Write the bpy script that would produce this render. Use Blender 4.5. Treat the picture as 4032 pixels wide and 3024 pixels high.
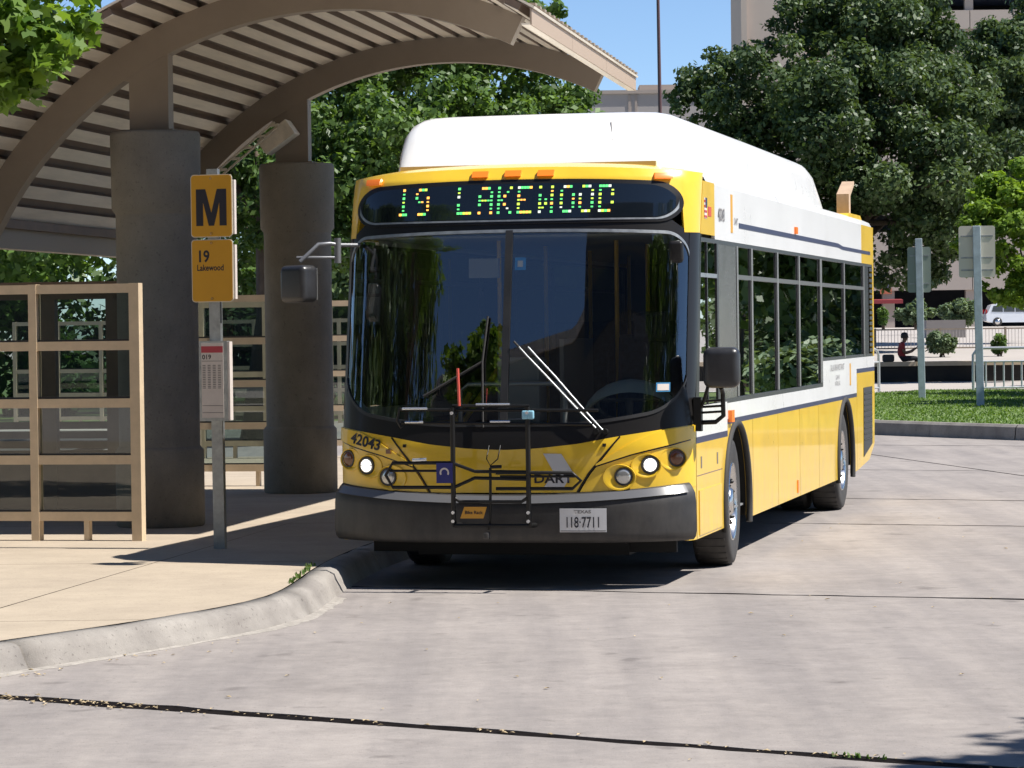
import bpy, bmesh, math, random
import numpy as np
from mathutils import Vector, Matrix
PI = math.pi
random.seed(7)
RNG = np.random.default_rng(11)
scn = bpy.context.scene
for o in list(bpy.data.objects):
    bpy.data.objects.remove(o)
COL = scn.collection

# ------------------------------------------------------------------ camera
FPX, PITCH, ROLL, CAMH = 11965.0, 0.01798, -0.01277, 1.826     # focal length in px of a 4032 px wide frame
cp, sp = math.cos(PITCH), math.sin(PITCH)
FW = Vector((0, cp, -sp)); UP0 = Vector((0, sp, cp)); RT0 = Vector((1, 0, 0))
RT = RT0 * math.cos(ROLL) + UP0 * math.sin(ROLL)
UP = UP0 * math.cos(ROLL) - RT0 * math.sin(ROLL)
cam = bpy.data.cameras.new('camera')
camo = bpy.data.objects.new('camera', cam); COL.objects.link(camo)
m = Matrix((RT, UP, -FW)).transposed().to_4x4(); m.translation = (0, 0, CAMH)
camo.matrix_world = m
cam.sensor_width = 36; cam.lens = FPX / 4032 * 36
cam.clip_start = 0.1; cam.clip_end = 3000
scn.camera = camo
scn.render.resolution_x, scn.render.resolution_y = 1024, 768

# ------------------------------------------------------------------ sky, sun, exposure
SUN = Vector((0.682, -0.157, 1.0)).normalized()
ELEV = math.asin(SUN.z); AZ = math.atan2(SUN.x, SUN.y)
w = bpy.data.worlds.new('World'); scn.world = w; w.use_nodes = True
nt = w.node_tree; bg = nt.nodes['Background']
sky = nt.nodes.new('ShaderNodeTexSky'); sky.sky_type = 'NISHITA'; sky.sun_disc = False
sky.sun_elevation = ELEV; sky.sun_rotation = AZ
sky.air_density = 0.62; sky.dust_density = 0.0; sky.ozone_density = 4.5
nt.links.new(sky.outputs[0], bg.inputs[0]); bg.inputs[1].default_value = 0.095
sun = bpy.data.lights.new('sun', 'SUN'); sun.energy = 5.0; sun.angle = math.radians(0.5); sun.color = (1, .955, .89)
suno = bpy.data.objects.new('sun', sun); COL.objects.link(suno)
suno.rotation_euler = SUN.to_track_quat('Z', 'Y').to_euler()
scn.view_settings.view_transform = 'Standard'; scn.view_settings.look = 'None'
scn.view_settings.gamma = 1; scn.view_settings.exposure = 0.68
scn.view_settings.use_curve_mapping = False

# ------------------------------------------------------------------ helpers
K = 4032 / 2212
def W(vx, vy, D):
    """photo position (in a 2212 px wide view) -> world point at distance D"""
    d = RT * ((vx * K - 2016) / FPX) - UP * ((vy * K - 1512) / FPX) + FW
    p = Vector((0, 0, CAMH)) + d * (D / d.y)
    return p
def obj(name, mesh, mat=None, parent=None, label=None, cat=None, group=None, kind=None, loc=None, rz=None):
    o = bpy.data.objects.new(name, mesh); COL.objects.link(o)
    if mesh is not None and mat is not None and not mesh.materials:
        mesh.materials.append(mat)
    if parent is not None: o.parent = parent
    if loc is not None: o.location = loc
    if rz is not None: o.rotation_euler = (0, 0, rz)
    if label: o['label'] = label
    if cat: o['category'] = cat
    if group: o['group'] = group
    if kind: o['kind'] = kind
    return o
def empty(name, label, cat, loc=(0, 0, 0), rz=0, group=None):
    return obj(name, None, None, None, label, cat, group, None, loc, rz)
def bevel(o, wd=.01, seg=2):
    b = o.modifiers.new('bevel', 'BEVEL'); b.width = wd; b.segments = seg; b.limit_method = 'ANGLE'; b.angle_limit = .6
    return o
class MB:
    def __init__(s): s.v = []; s.f = []; s.sm = []
    def add(s, vs, fs, smooth=False):
        n = len(s.v); s.v += [tuple(v) for v in vs]
        s.f += [tuple(i + n for i in f) for f in fs]; s.sm += [smooth] * len(fs); return s
    def box(s, x0, x1, y0, y1, z0, z1):
        vs = [(x, y, z) for x in (x0, x1) for y in (y0, y1) for z in (z0, z1)]
        return s.add(vs, [(0, 1, 3, 2), (4, 6, 7, 5), (0, 4, 5, 1), (2, 3, 7, 6), (0, 2, 6, 4), (1, 5, 7, 3)])
    def obox(s, c, ax, ay, az, hx, hy, hz):
        c, ax, ay, az = Vector(c), Vector(ax).normalized(), Vector(ay).normalized(), Vector(az).normalized()
        vs = [c + ax * hx * i + ay * hy * j + az * hz * k for i in (-1, 1) for j in (-1, 1) for k in (-1, 1)]
        return s.add(vs, [(0, 1, 3, 2), (4, 6, 7, 5), (0, 4, 5, 1), (2, 3, 7, 6), (0, 2, 6, 4), (1, 5, 7, 3)])
    def tube(s, pts, r, n=8, cap=True):
        pts = [Vector(p) for p in pts]; rs = r if isinstance(r, (list, tuple)) else [r] * len(pts)
        vs = []; fs = []; prev = None
        for i, p in enumerate(pts):
            d = (pts[min(i + 1, len(pts) - 1)] - pts[max(i - 1, 0)]).normalized()
            if prev is None:
                a = d.orthogonal().normalized()
            else:
                a = (prev - d * prev.dot(d))
                a = a.normalized() if a.length > 1e-6 else d.orthogonal().normalized()
            prev = a; b = d.cross(a)
            for k in range(n):
                t = 2 * PI * k / n; vs.append(p + (a * math.cos(t) + b * math.sin(t)) * rs[i])
        for i in range(len(pts) - 1):
            for k in range(n):
                fs.append((i * n + k, i * n + (k + 1) % n, (i + 1) * n + (k + 1) % n, (i + 1) * n + k))
        s.add(vs, fs, True)
        if cap:
            s.add(vs[:n], [tuple(range(n))[::-1]]); s.add(vs[-n:], [tuple(range(n))])
        return s
    def lathe(s, prof, c=(0, 0, 0), axis='z', n=24, cap=False):
        """prof: (radius, height) along the axis"""
        vs = []; fs = []
        for r, h in prof:
            for k in range(n):
                t = 2 * PI * k / n; a, b = r * math.cos(t), r * math.sin(t)
                vs.append({'z': (c[0] + a, c[1] + b, c[2] + h), 'x': (c[0] + h, c[1] + a, c[2] + b), 'y': (c[0] + b, c[1] + h, c[2] + a)}[axis])
        for i in range(len(prof) - 1):
            for k in range(n):
                fs.append((i * n + k, i * n + (k + 1) % n, (i + 1) * n + (k + 1) % n, (i + 1) * n + k))
        s.add(vs, fs, True)
        if cap:
            s.add(vs[:n], [tuple(range(n))[::-1]]); s.add(vs[-n:], [tuple(range(n))])
        return s
    def prism(s, poly, fn):
        """poly: 2-D points; fn(u, v, k) -> 3-D for k = 0 and 1"""
        n = len(poly); A = [fn(u, v, 0) for u, v in poly]; B = [fn(u, v, 1) for u, v in poly]
        s.add(A, [tuple(range(n))]); s.add(B, [tuple(range(n))[::-1]])
        for i in range(n):
            j = (i + 1) % n; s.add([A[i], A[j], B[j], B[i]], [(0, 3, 2, 1)])
        return s
    def mesh(s, name='mesh', fix=True):
        me = bpy.data.meshes.new(name); me.from_pydata(s.v, [], s.f)
        me.polygons.foreach_set('use_smooth', s.sm)
        if fix:
            bm = bmesh.new(); bm.from_mesh(me); bmesh.ops.recalc_face_normals(bm, faces=bm.faces); bm.to_mesh(me); bm.free()
        me.update(); return me
def text_mesh(txt, size, bold=0.0, align='CENTER', sx=1.0, shear=0):
    cu = bpy.data.curves.new('text', 'FONT'); cu.body = txt; cu.size = size; cu.offset = bold; cu.align_x = align; cu.align_y = 'CENTER'
    cu.resolution_u = 3; cu.shear = shear
    o = bpy.data.objects.new('text', cu); COL.objects.link(o)
    dg = bpy.context.evaluated_depsgraph_get(); me = bpy.data.meshes.new_from_object(o.evaluated_get(dg))
    bpy.data.objects.remove(o)
    for v in me.vertices: v.co.x *= sx
    return me
def remap(me, fn):
    for v in me.vertices: v.co = fn(v.co.x, v.co.y)
    me.update(); return me

# ------------------------------------------------------------------ materials
MATS = {}
def mat(name, col, rough=.5, metal=0, noise=0, scale=5, bump=0, bscale=60, spec=.5, coat=0, emit=None, estr=0, col2=None, stretch=None):
    if name in MATS: return MATS[name]
    m = bpy.data.materials.new(name); m.use_nodes = True; N = m.node_tree.nodes; L = m.node_tree.links
    b = N['Principled BSDF']
    b.inputs['Base Color'].default_value = (*col, 1); b.inputs['Roughness'].default_value = rough
    b.inputs['Metallic'].default_value = metal; b.inputs['Specular IOR Level'].default_value = spec
    b.inputs['Coat Weight'].default_value = coat; b.inputs['Coat Roughness'].default_value = .05
    if emit: b.inputs['Emission Color'].default_value = (*emit, 1); b.inputs['Emission Strength'].default_value = estr
    if noise or bump:
        tc = N.new('ShaderNodeTexCoord'); mp = N.new('ShaderNodeMapping'); L.new(tc.outputs['Object'], mp.inputs[0])
        if stretch: mp.inputs['Scale'].default_value = stretch
    if noise:
        t = N.new('ShaderNodeTexNoise'); t.inputs['Scale'].default_value = scale; t.inputs['Detail'].default_value = 8; t.inputs['Roughness'].default_value = .65
        L.new(mp.outputs[0], t.inputs[0])
        r = N.new('ShaderNodeValToRGB'); r.color_ramp.elements[0].position = .3; r.color_ramp.elements[1].position = .7
        c2 = col2 or tuple(c * (1 + noise) for c in col)
        c1 = tuple(c * (1 - noise) for c in col)
        r.color_ramp.elements[0].color = (*c1, 1); r.color_ramp.elements[1].color = (*c2, 1)
        L.new(t.outputs[0], r.inputs[0]); L.new(r.outputs[0], b.inputs['Base Color'])
        rr = N.new('ShaderNodeMapRange'); rr.inputs[3].default_value = max(.02, rough - .12); rr.inputs[4].default_value = min(1, rough + .12)
        L.new(t.outputs[0], rr.inputs[0]); L.new(rr.outputs[0], b.inputs['Roughness'])
    if bump:
        t2 = N.new('ShaderNodeTexNoise'); t2.inputs['Scale'].default_value = bscale; t2.inputs['Detail'].default_value = 6
        L.new(mp.outputs[0], t2.inputs[0])
        bp = N.new('ShaderNodeBump'); bp.inputs['Strength'].default_value = bump; bp.inputs['Distance'].default_value = .01
        L.new(t2.outputs[0], bp.inputs['Height']); L.new(bp.outputs[0], b.inputs['Normal'])
    MATS[name] = m; return m
def concrete(name, base, dark, light, speck=.35, streak=None, big=.35):
    """cast concrete: broad blotches, finer mottling, dark specks, streaks along one axis"""
    m = bpy.data.materials.new(name); m.use_nodes = True; N = m.node_tree.nodes; L = m.node_tree.links
    b = N['Principled BSDF']; b.inputs['Specular IOR Level'].default_value = .25
    g = N.new('ShaderNodeNewGeometry')
    def noise(scale, det=6, ro=.6, st=None):
        mp = N.new('ShaderNodeMapping'); L.new(g.outputs['Position'], mp.inputs[0])
        if st: mp.inputs['Scale'].default_value = st[0]; mp.inputs['Rotation'].default_value = (0, 0, st[1])
        t = N.new('ShaderNodeTexNoise'); t.inputs['Scale'].default_value = scale; t.inputs['Detail'].default_value = det; t.inputs['Roughness'].default_value = ro
        L.new(mp.outputs[0], t.inputs[0]); return t.outputs[0]
    def ramp(x, p0, p1, c0, c1):
        r = N.new('ShaderNodeValToRGB'); e = r.color_ramp.elements
        e[0].position, e[1].position = p0, p1; e[0].color, e[1].color = (*c0, 1), (*c1, 1); L.new(x, r.inputs[0]); return r.outputs[0]
    def mix(a, bb, fac, mode='MIX'):
        x = N.new('ShaderNodeMix'); x.data_type = 'RGBA'; x.blend_type = mode
        L.new(a, x.inputs[6]); L.new(bb, x.inputs[7])
        if isinstance(fac, float): x.inputs[0].default_value = fac
        else: L.new(fac, x.inputs[0])
        return x.outputs[2]
    c = ramp(noise(big, 5, .6, None), .35, .65, dark, light)
    c = mix(c, ramp(noise(4, 8, .7), .3, .7, tuple(x * .82 for x in base), tuple(min(1, x * 1.12) for x in base)), .55)
    if streak:
        c = mix(c, ramp(noise(1.0, 5, .6, ((2.2, .16, 1), streak)), .38, .62, (.74, .74, .755), (1.06, 1.05, 1.03)), .6, 'MULTIPLY')
        c = mix(c, ramp(noise(.75, 7, .72), .30, .46, (.66, .655, .66), (1, 1, 1)), .55, 'MULTIPLY')
        c = mix(c, ramp(noise(2.6, 4, .5), .28, .36, (.45, .44, .44), (1, 1, 1)), .55, 'MULTIPLY')
        c = mix(c, ramp(noise(9, 6, .7), .35, .65, (.90, .90, .90), (1.07, 1.06, 1.05)), .8, 'MULTIPLY')
    c = mix(c, ramp(noise(42, 3, .5), .30, .37, (.52, .5, .5), (1, 1, 1)), speck, 'MULTIPLY')
    c = mix(c, ramp(noise(150, 2, .5), .3, .7, (.86, .86, .86), (1.08, 1.08, 1.08)), .6, 'MULTIPLY')
    L.new(c, b.inputs['Base Color']); b.inputs['Roughness'].default_value = .85
    bp = N.new('ShaderNodeBump'); bp.inputs['Strength'].default_value = .35; bp.inputs['Distance'].default_value = .006
    L.new(noise(70, 5), bp.inputs['Height']); L.new(bp.outputs[0], b.inputs['Normal'])
    MATS[name] = m; return m
def glass(name, tint, f0=.045, rough=.01, dirt=0.0):
    """thin pane: tinted see-through plus Schlick mirror reflection"""
    m = bpy.data.materials.new(name); m.use_nodes = True; N = m.node_tree.nodes; L = m.node_tree.links
    N.remove(N['Principled BSDF']); out = N['Material Output']
    g = N.new('ShaderNodeNewGeometry'); d = N.new('ShaderNodeVectorMath'); d.operation = 'DOT_PRODUCT'
    L.new(g.outputs['Normal'], d.inputs[0]); L.new(g.outputs['Incoming'], d.inputs[1])
    def mth(op, a, bb=None):
        x = N.new('ShaderNodeMath'); x.operation = op
        for i, q in enumerate((a, bb)):
            if q is None: continue
            if isinstance(q, (int, float)): x.inputs[i].default_value = q
            else: L.new(q, x.inputs[i])
        return x.outputs[0]
    c = mth('ABSOLUTE', d.outputs['Value']); q = mth('POWER', mth('SUBTRACT', 1, c), 5)
    F = mth('ADD', mth('MULTIPLY', q, 1 - f0), f0); F = mth('MULTIPLY', F, 1.7); F = mth('MINIMUM', F, .95)
    t = N.new('ShaderNodeBsdfTransparent'); t.inputs[0].default_value = (*tint, 1)
    gl = N.new('ShaderNodeBsdfGlossy'); gl.inputs['Roughness'].default_value = rough; gl.inputs[0].default_value = (.96, .98, 1, 1)
    base = t.outputs[0]
    if dirt:
        df = N.new('ShaderNodeBsdfDiffuse'); df.inputs[0].default_value = (.5, .5, .48, 1)
        mx0 = N.new('ShaderNodeMixShader'); mx0.inputs[0].default_value = dirt; L.new(base, mx0.inputs[1]); L.new(df.outputs[0], mx0.inputs[2]); base = mx0.outputs[0]
    mx = N.new('ShaderNodeMixShader'); L.new(F, mx.inputs[0]); L.new(base, mx.inputs[1]); L.new(gl.outputs[0], mx.inputs[2])
    L.new(mx.outputs[0], out.inputs[0]); MATS[name] = m; return m
def leafmat(name, dark, light, trans=.35, gloss=.35):
    m = bpy.data.materials.new(name); m.use_nodes = True; N = m.node_tree.nodes; L = m.node_tree.links
    b = N['Principled BSDF']; out = N['Material Output']
    a = N.new('ShaderNodeAttribute'); a.attribute_name = 'tint'
    r = N.new('ShaderNodeValToRGB'); r.color_ramp.elements[0].color = (*dark, 1); r.color_ramp.elements[1].color = (*light, 1)
    L.new(a.outputs['Fac'], r.inputs[0]); L.new(r.outputs[0], b.inputs['Base Color'])
    b.inputs['Roughness'].default_value = .48; b.inputs['Specular IOR Level'].default_value = gloss
    t = N.new('ShaderNodeBsdfTranslucent'); mu = N.new('ShaderNodeMix'); mu.data_type = 'RGBA'; mu.blend_type = 'MULTIPLY'; mu.inputs[0].default_value = 1
    L.new(r.outputs[0], mu.inputs[6]); mu.inputs[7].default_value = (1.5, 1.45, .6, 1); L.new(mu.outputs[2], t.inputs[0])
    mx = N.new('ShaderNodeMixShader'); mx.inputs[0].default_value = trans; L.new(b.outputs[0], mx.inputs[1]); L.new(t.outputs[0], mx.inputs[2])
    L.new(mx.outputs[0], out.inputs[0]); MATS[name] = m; return m

M_road = concrete('road_concrete', (.300, .273, .256), (.250, .228, .215), (.342, .311, .291), .55, streak=.2274, big=.5)
M_walk = concrete('walk_concrete', (.405, .338, .258), (.355, .295, .228), (.455, .382, .29), .45, big=.9)
M_kerb = concrete('kerb_concrete', (.265, .243, .22), (.165, .15, .137), (.36, .335, .30), .75, big=2.2)
M_colc = concrete('column_concrete', (.255, .238, .205), (.18, .168, .146), (.31, .29, .25), .55, big=1.2)
M_plaza = concrete('plaza_concrete', (.40, .365, .335), (.36, .33, .30), (.44, .40, .37), .1, big=.2)
M_joint = mat('joint_sealant', (.010, .008, .0075), .95, noise=.6, scale=14, bump=.6, bscale=30, spec=.04)
M_yel = mat('bus_yellow', (.80, .515, .028), .32, coat=.5, noise=.06, scale=4, bump=.10, bscale=2.2)
M_white = mat('bus_white', (.85, .85, .84), .3, coat=.5, noise=.012, scale=1.2, bump=.08, bscale=2.0)
M_blk = mat('bus_black', (.014, .013, .013), .34, spec=.3, coat=.06)
M_bump = mat('bumper_black', (.028, .027, .027), .5, noise=.3, scale=6)
M_rub = mat('rubber', (.03, .029, .028), .75, noise=.3, scale=9)
M_navy = mat('navy_stripe', (.02, .022, .07), .35)
M_dk = mat('dark_frame', (.03, .03, .031), .35, noise=.2, scale=4)
M_grey = mat('grey_pillar', (.11, .108, .104), .25, coat=.4, noise=.12, scale=3)
M_und = mat('underbody', (.012, .012, .012), .8)
M_chr = mat('polished_rim', (.62, .62, .62), .24, metal=1, noise=.12, scale=9)
M_orange = mat('amber_lens', (.85, .20, .02), .2, emit=(1, .2, .01), estr=.12)
M_amb = mat('dark_amber_lens', (.14, .045, .012), .12, coat=.6)
M_glw = glass('windshield_glass', (.66, .70, .68), .088, .004)
M_gls = glass('side_glass', (.24, .25, .25), .06, .006)
M_glp = glass('screen_glass', (.42, .50, .475), .05, .008)
M_tan = mat('tan_frame_paint', (.60, .475, .325), .55, noise=.10, scale=7)
M_brn = mat('brown_steel_paint', (.27, .22, .172), .5, noise=.08, scale=2)
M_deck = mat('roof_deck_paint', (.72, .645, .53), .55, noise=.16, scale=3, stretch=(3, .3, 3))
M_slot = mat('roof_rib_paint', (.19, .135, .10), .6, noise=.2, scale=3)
M_sig = mat('sign_yellow', (.60, .30, .012), .42, noise=.04, scale=5)
M_ink = mat('sign_black', (.012, .012, .022), .5)
M_alu = mat('galvanised_steel', (.34, .36, .37), .42, metal=.7, noise=.22, scale=16)
M_paper = mat('timetable_paper', (.62, .56, .52), .6, noise=.06, scale=12)
M_red = mat('timetable_red', (.45, .05, .07), .5)
M_txt = mat('timetable_print', (.16, .15, .15), .6)
M_lampw = mat('headlamp_lit', (.9, .9, .9), .2, emit=(1, .97, .9), estr=1.6)
M_lens = mat('lamp_lens', (.5, .5, .48), .1, metal=.6, coat=.5)
M_plate = mat('plate_white', (.62, .62, .63), .4, noise=.04, scale=20)
M_int = mat('interior_grey', (.20, .205, .21), .6)
M_dash = mat('dash_grey', (.26, .30, .30), .55, bump=.2)
M_seat = mat('seat_fabric', (.04, .05, .09), .8, noise=.4, scale=30)
M_pole = mat('grab_pole_yellow', (.65, .40, .02), .35)
M_steel = mat('rack_black_steel', (.010, .010, .010), .4, spec=.3)
M_bark = mat('bark', (.10, .075, .055), .9, noise=.4, scale=7, bump=.8, bscale=18, stretch=(3, 3, .6))
M_grass = leafmat('grass_blades', (.06, .13, .018), (.17, .27, .05), .3)
M_soil = mat('lawn_soil', (.10, .15, .04), .95, noise=.4, scale=3)
L_oak = leafmat('oak_leaves', (.026, .054, .021), (.115, .17, .066), .28, .4)
L_lime = leafmat('light_leaves', (.09, .17, .02), (.24, .36, .05), .4)
L_maple = leafmat('maple_leaves', (.06, .13, .02), (.19, .30, .05), .42)
L_mid = leafmat('mid_leaves', (.032, .075, .018), (.15, .25, .06), .38, .45)
L_sage = leafmat('sage_leaves', (.07, .11, .055), (.20, .27, .15), .25)
M_bld = mat('garage_concrete', (.40, .34, .295), .85, noise=.05, scale=.2)
M_void = mat('garage_interior', (.012, .012, .014), .9)
M_mirror = mat('mirror_housing', (.026, .026, .028), .32, noise=.2, scale=12, bump=.15, bscale=200)

def dust(m, z0, z1, amt, col=(.30, .25, .19)):
    N = m.node_tree.nodes; L = m.node_tree.links; b = N['Principled BSDF']
    tc = N.new('ShaderNodeTexCoord'); sp_ = N.new('ShaderNodeSeparateXYZ'); L.new(tc.outputs['Object'], sp_.inputs[0])
    mr_ = N.new('ShaderNodeMapRange'); mr_.inputs[1].default_value = z0; mr_.inputs[2].default_value = z1; mr_.inputs[3].default_value = 1; mr_.inputs[4].default_value = .12; L.new(sp_.outputs[2], mr_.inputs[0])
    mp = N.new('ShaderNodeMapping'); mp.inputs['Scale'].default_value = (1, 1, .35); L.new(tc.outputs['Object'], mp.inputs[0])
    t = N.new('ShaderNodeTexNoise'); t.inputs['Scale'].default_value = 7; t.inputs['Detail'].default_value = 9; t.inputs['Roughness'].default_value = .7; L.new(mp.outputs[0], t.inputs[0])
    r = N.new('ShaderNodeMapRange'); r.inputs[1].default_value = .38; r.inputs[2].default_value = .72; L.new(t.outputs[0], r.inputs[0])
    mu = N.new('ShaderNodeMath'); mu.operation = 'MULTIPLY'; L.new(mr_.outputs[0], mu.inputs[0]); L.new(r.outputs[0], mu.inputs[1])
    m2 = N.new('ShaderNodeMath'); m2.operation = 'MULTIPLY'; L.new(mu.outputs[0], m2.inputs[0]); m2.inputs[1].default_value = amt
    x = N.new('ShaderNodeMix'); x.data_type = 'RGBA'; L.new(m2.outputs[0], x.inputs[0]); x.inputs[7].default_value = (*col, 1)
    src = b.inputs['Base Color'].links
    if src: L.new(src[0].from_socket, x.inputs[6])
    else: x.inputs[6].default_value = b.inputs['Base Color'].default_value
    L.new(x.outputs[2], b.inputs['Base Color'])
dust(M_yel, .32, .95, .40); dust(M_bump, .3, .75, .30, (.16, .14, .12)); dust(M_white, 1.0, 3.3, .10, (.40, .37, .33)); dust(M_rub, -.5, .5, .35, (.16, .14, .12)); dust(M_colc, 0, 3.6, .35, (.10, .09, .075))
# ------------------------------------------------------------------ ground, road, sidewalk
me = MB().add([(-900, -300, -.04), (900, -300, -.04), (900, 1600, -.04), (-900, 1600, -.04)], [(0, 1, 2, 3)]).mesh('ground')
obj('ground', me, M_plaza, kind='structure')
bed = MB().add([(-7, 2, -.003), (16, 2, -.003), (16, 60, -.003), (-7, 60, -.003)], [(0, 1, 2, 3)]).mesh('road')
road = obj('road', bed, M_joint, kind='structure')
JT = [(0, 6.0, -.7, .05), (-2.61, 15.35, -.634, .15), (.92, 20.93, -.37, .12), (2.28, 28.16, -.40, .10), (2.91, 32.28, -.48, .10), (3, 39.0, -.5, .04), (3, 47.5, -.55, .04), (3, 58, -.6, .04)]
def jd(j, x): return j[1] + (x - j[0]) * j[2]
def xlong(D): return 6.06 + (36 - D) * .174
def jit(n): return RNG.normal(0, .010, n).cumsum() * .45 + RNG.normal(0, .011, n)
for i in range(len(JT) - 1):
    a, b = JT[i], JT[i + 1]
    for (xa, xb) in ((-6.5, None), (None, 15.5)):
        n = 110
        rows = []
        for j, sgn in ((a, 1), (b, -1)):
            pts = []
            t = np.linspace(0, 1, n); e = jit(n); e -= np.linspace(e[0], e[-1], n)
            if xa is None:
                x0 = xlong(j[1] - 2) + .025; x1 = xb
            else:
                x0 = xa; x1 = xlong(j[1] - 2) - .025
            for k in range(n):
                x = x0 + (x1 - x0) * t[k]; pts.append((x, jd(j, x) + sgn * (j[3] / 2) + e[k]))
            rows.append(pts)
        vs = [(x, y, .0) for x, y in rows[0]] + [(x, y, .0) for x, y in rows[1]]
        lo = [(x, y, -.03) for x, y in rows[0]] + [(x, y, -.03) for x, y in rows[1]]
        fs = [(k, k + 1, n + k + 1, n + k) for k in range(n - 1)]
        nn = len(vs)
        sd = [(k, k + nn, k + 1 + nn, k + 1) for k in range(n - 1)] + [(n + k, n + k + 1, n + k + 1 + nn, n + k + nn) for k in range(n - 1)]
        obj('road_slab', MB().add(vs + lo, fs + sd).mesh('slab'), M_road, road)
FOOT = [(-7.6, 7.7), (-4.5, 13.4), (-3.5, 15.1), (-2.78, 16.33), (-2.4, 16.98), (-2.1, 17.45), (-1.79, 18.05), (-1.5, 18.68), (-1.34, 19.25), (-1.28, 19.85), (-1.25, 20.5), (-1.215, 21.3), (-1.15, 22.2), (-1.0, 23.5), (-.82, 24.5), (1.3, 33.6), (2.7, 39.7), (3.0, 41.0)]
def dens(P, step):
    out = [P[0]]
    for a, b in zip(P[:-1], P[1:]):
        n = max(1, int(math.dist(a, b) / step))
        out += [(a[0] + (b[0] - a[0]) * k / n, a[1] + (b[1] - a[1]) * k / n) for k in range(1, n + 1)]
    return out
F2 = dens(FOOT, .25)
for _ in range(3):
    F2 = [F2[0]] + [((F2[i - 1][0] + 2 * F2[i][0] + F2[i + 1][0]) / 4, (F2[i - 1][1] + 2 * F2[i][1] + F2[i + 1][1]) / 4) for i in range(1, len(F2) - 1)] + [F2[-1]]
def lnorm(P, i):
    a, b = P[max(i - 1, 0)], P[min(i + 1, len(P) - 1)]; d = Vector((b[0] - a[0], b[1] - a[1])).normalized(); return Vector((-d.y, d.x))
KP = [(-.012, -.004), (-.005, .012), (.015, .04), (.035, .085), (.055, .122), (.08, .141), (.115, .151), (.21, .151), (.21, -.03)]
kerb = None
kroot = empty('kerb', 'grey rolled concrete kerb along the tan bus platform', 'kerb', (0, 0, 0))
i0 = 0
while i0 < len(F2) - 1:
    i1 = min(i0 + random.randint(11, 13), len(F2) - 1)
    vs = []; fs = []; npf = len(KP)
    for i in range(i0, i1 + 1):
        nn = lnorm(F2, i)
        sh = .006 if i == i0 else (-.006 if i == i1 else 0)
        tdir = Vector((nn.y, -nn.x))
        for (u, z) in KP:
            q = Vector(F2[i]) + nn * (u + random.uniform(-.006, .006)) + tdir * sh
            vs.append((q.x, q.y, z + (random.uniform(-.004, .004) if z > .03 else 0)))
    for r in range(i1 - i0):
        for k in range(npf - 1):
            fs.append((r * npf + k, r * npf + k + 1, (r + 1) * npf + k + 1, (r + 1) * npf + k))
    fs += [tuple(range(npf)), tuple((i1 - i0) * npf + k for k in range(npf))[::-1]]
    obj('kerb_segment', MB().add(vs, fs, True).mesh('kerb'), M_kerb, kroot)
    i0 = i1
# platform: slabs laid between the kerb and the far left, cut by cross joints
walk = obj('platform', MB().add([(-30, F2[0][1], .10)] + [(F2[i][0] + lnorm(F2, i).x * .19, F2[i][1] + lnorm(F2, i).y * .19, .10) for i in range(len(F2))] + [(-30, F2[-1][1], .10)], [tuple(range(len(F2) + 2))]).mesh('platform'), M_joint, kind='structure')
cuts = [4.5, 9.0, 13.4, 17.8, 22.2, 26.6, 31.0, 35.4, 39.8, 41.0]
def kx(D):
    for a, b in zip(F2[:-1], F2[1:]):
        if a[1] <= D <= b[1]:
            t = (D - a[1]) / (b[1] - a[1]); return a[0] + (b[0] - a[0]) * t
    return F2[0][0] if D < F2[0][1] else F2[-1][0]
def kin(D):
    i = min(range(len(F2)), key=lambda k: abs(F2[k][1] - D)); nn = lnorm(F2, i); return kx(D) - .222 / max(.35, -nn.x)
for c0, c1 in zip(cuts[:-1], cuts[1:]):
    for (xl, xr) in ((-30, -12), (-12, -7.6), (-7.6, -3.3), (-3.3, None)):
        # cross joints lean like the bays (they run a little away to the left)
        n = 24; L = []; R = []
        for k in range(n + 1):
            D = c0 + .006 + (c1 - c0 - .012) * k / n
            lx = xl + (D - 17.8) * .15 + .006
            rx = (kin(D) if xr is None else xr + (D - 17.8) * .15 - .006)
            rx = min(rx, kin(D)); lx = min(lx, rx)
            L.append((lx, D - (lx + 3) * .06 * (0 if xr is None else 1), .151)); R.append((rx, D - (rx + 3) * .06 * (0 if xr is None else 1), .151))
        if max(r[0] - l[0] for l, r in zip(L, R)) < .05: continue
        vs = L + R; fs = [(k, n + 1 + k, n + 2 + k, k + 1) for k in range(n)]
        obj('paving_slab', MB().add(vs, fs).mesh('paving'), M_walk, walk)

obj('far_road', MB().add([(-80, 41.3, -.03), (2.9, 41.3, -.03), (5.0, 52, -.03), (5.2, 57.5, -.03), (-80, 57.5, -.03)], [(0, 1, 2, 3, 4)]).mesh('road'), mat('asphalt', (.055, .053, .05), .9, noise=.25, scale=1.5, bump=.3), kind='structure')
obj('far_verge', MB().add([(-120, 62, -.02), (5.4, 62, -.02), (8.0, 97, -.02), (9, 240, -.02), (-120, 240, -.02)], [(0, 1, 2, 3, 4)]).mesh('verge'), M_soil, kind='structure')
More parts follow.
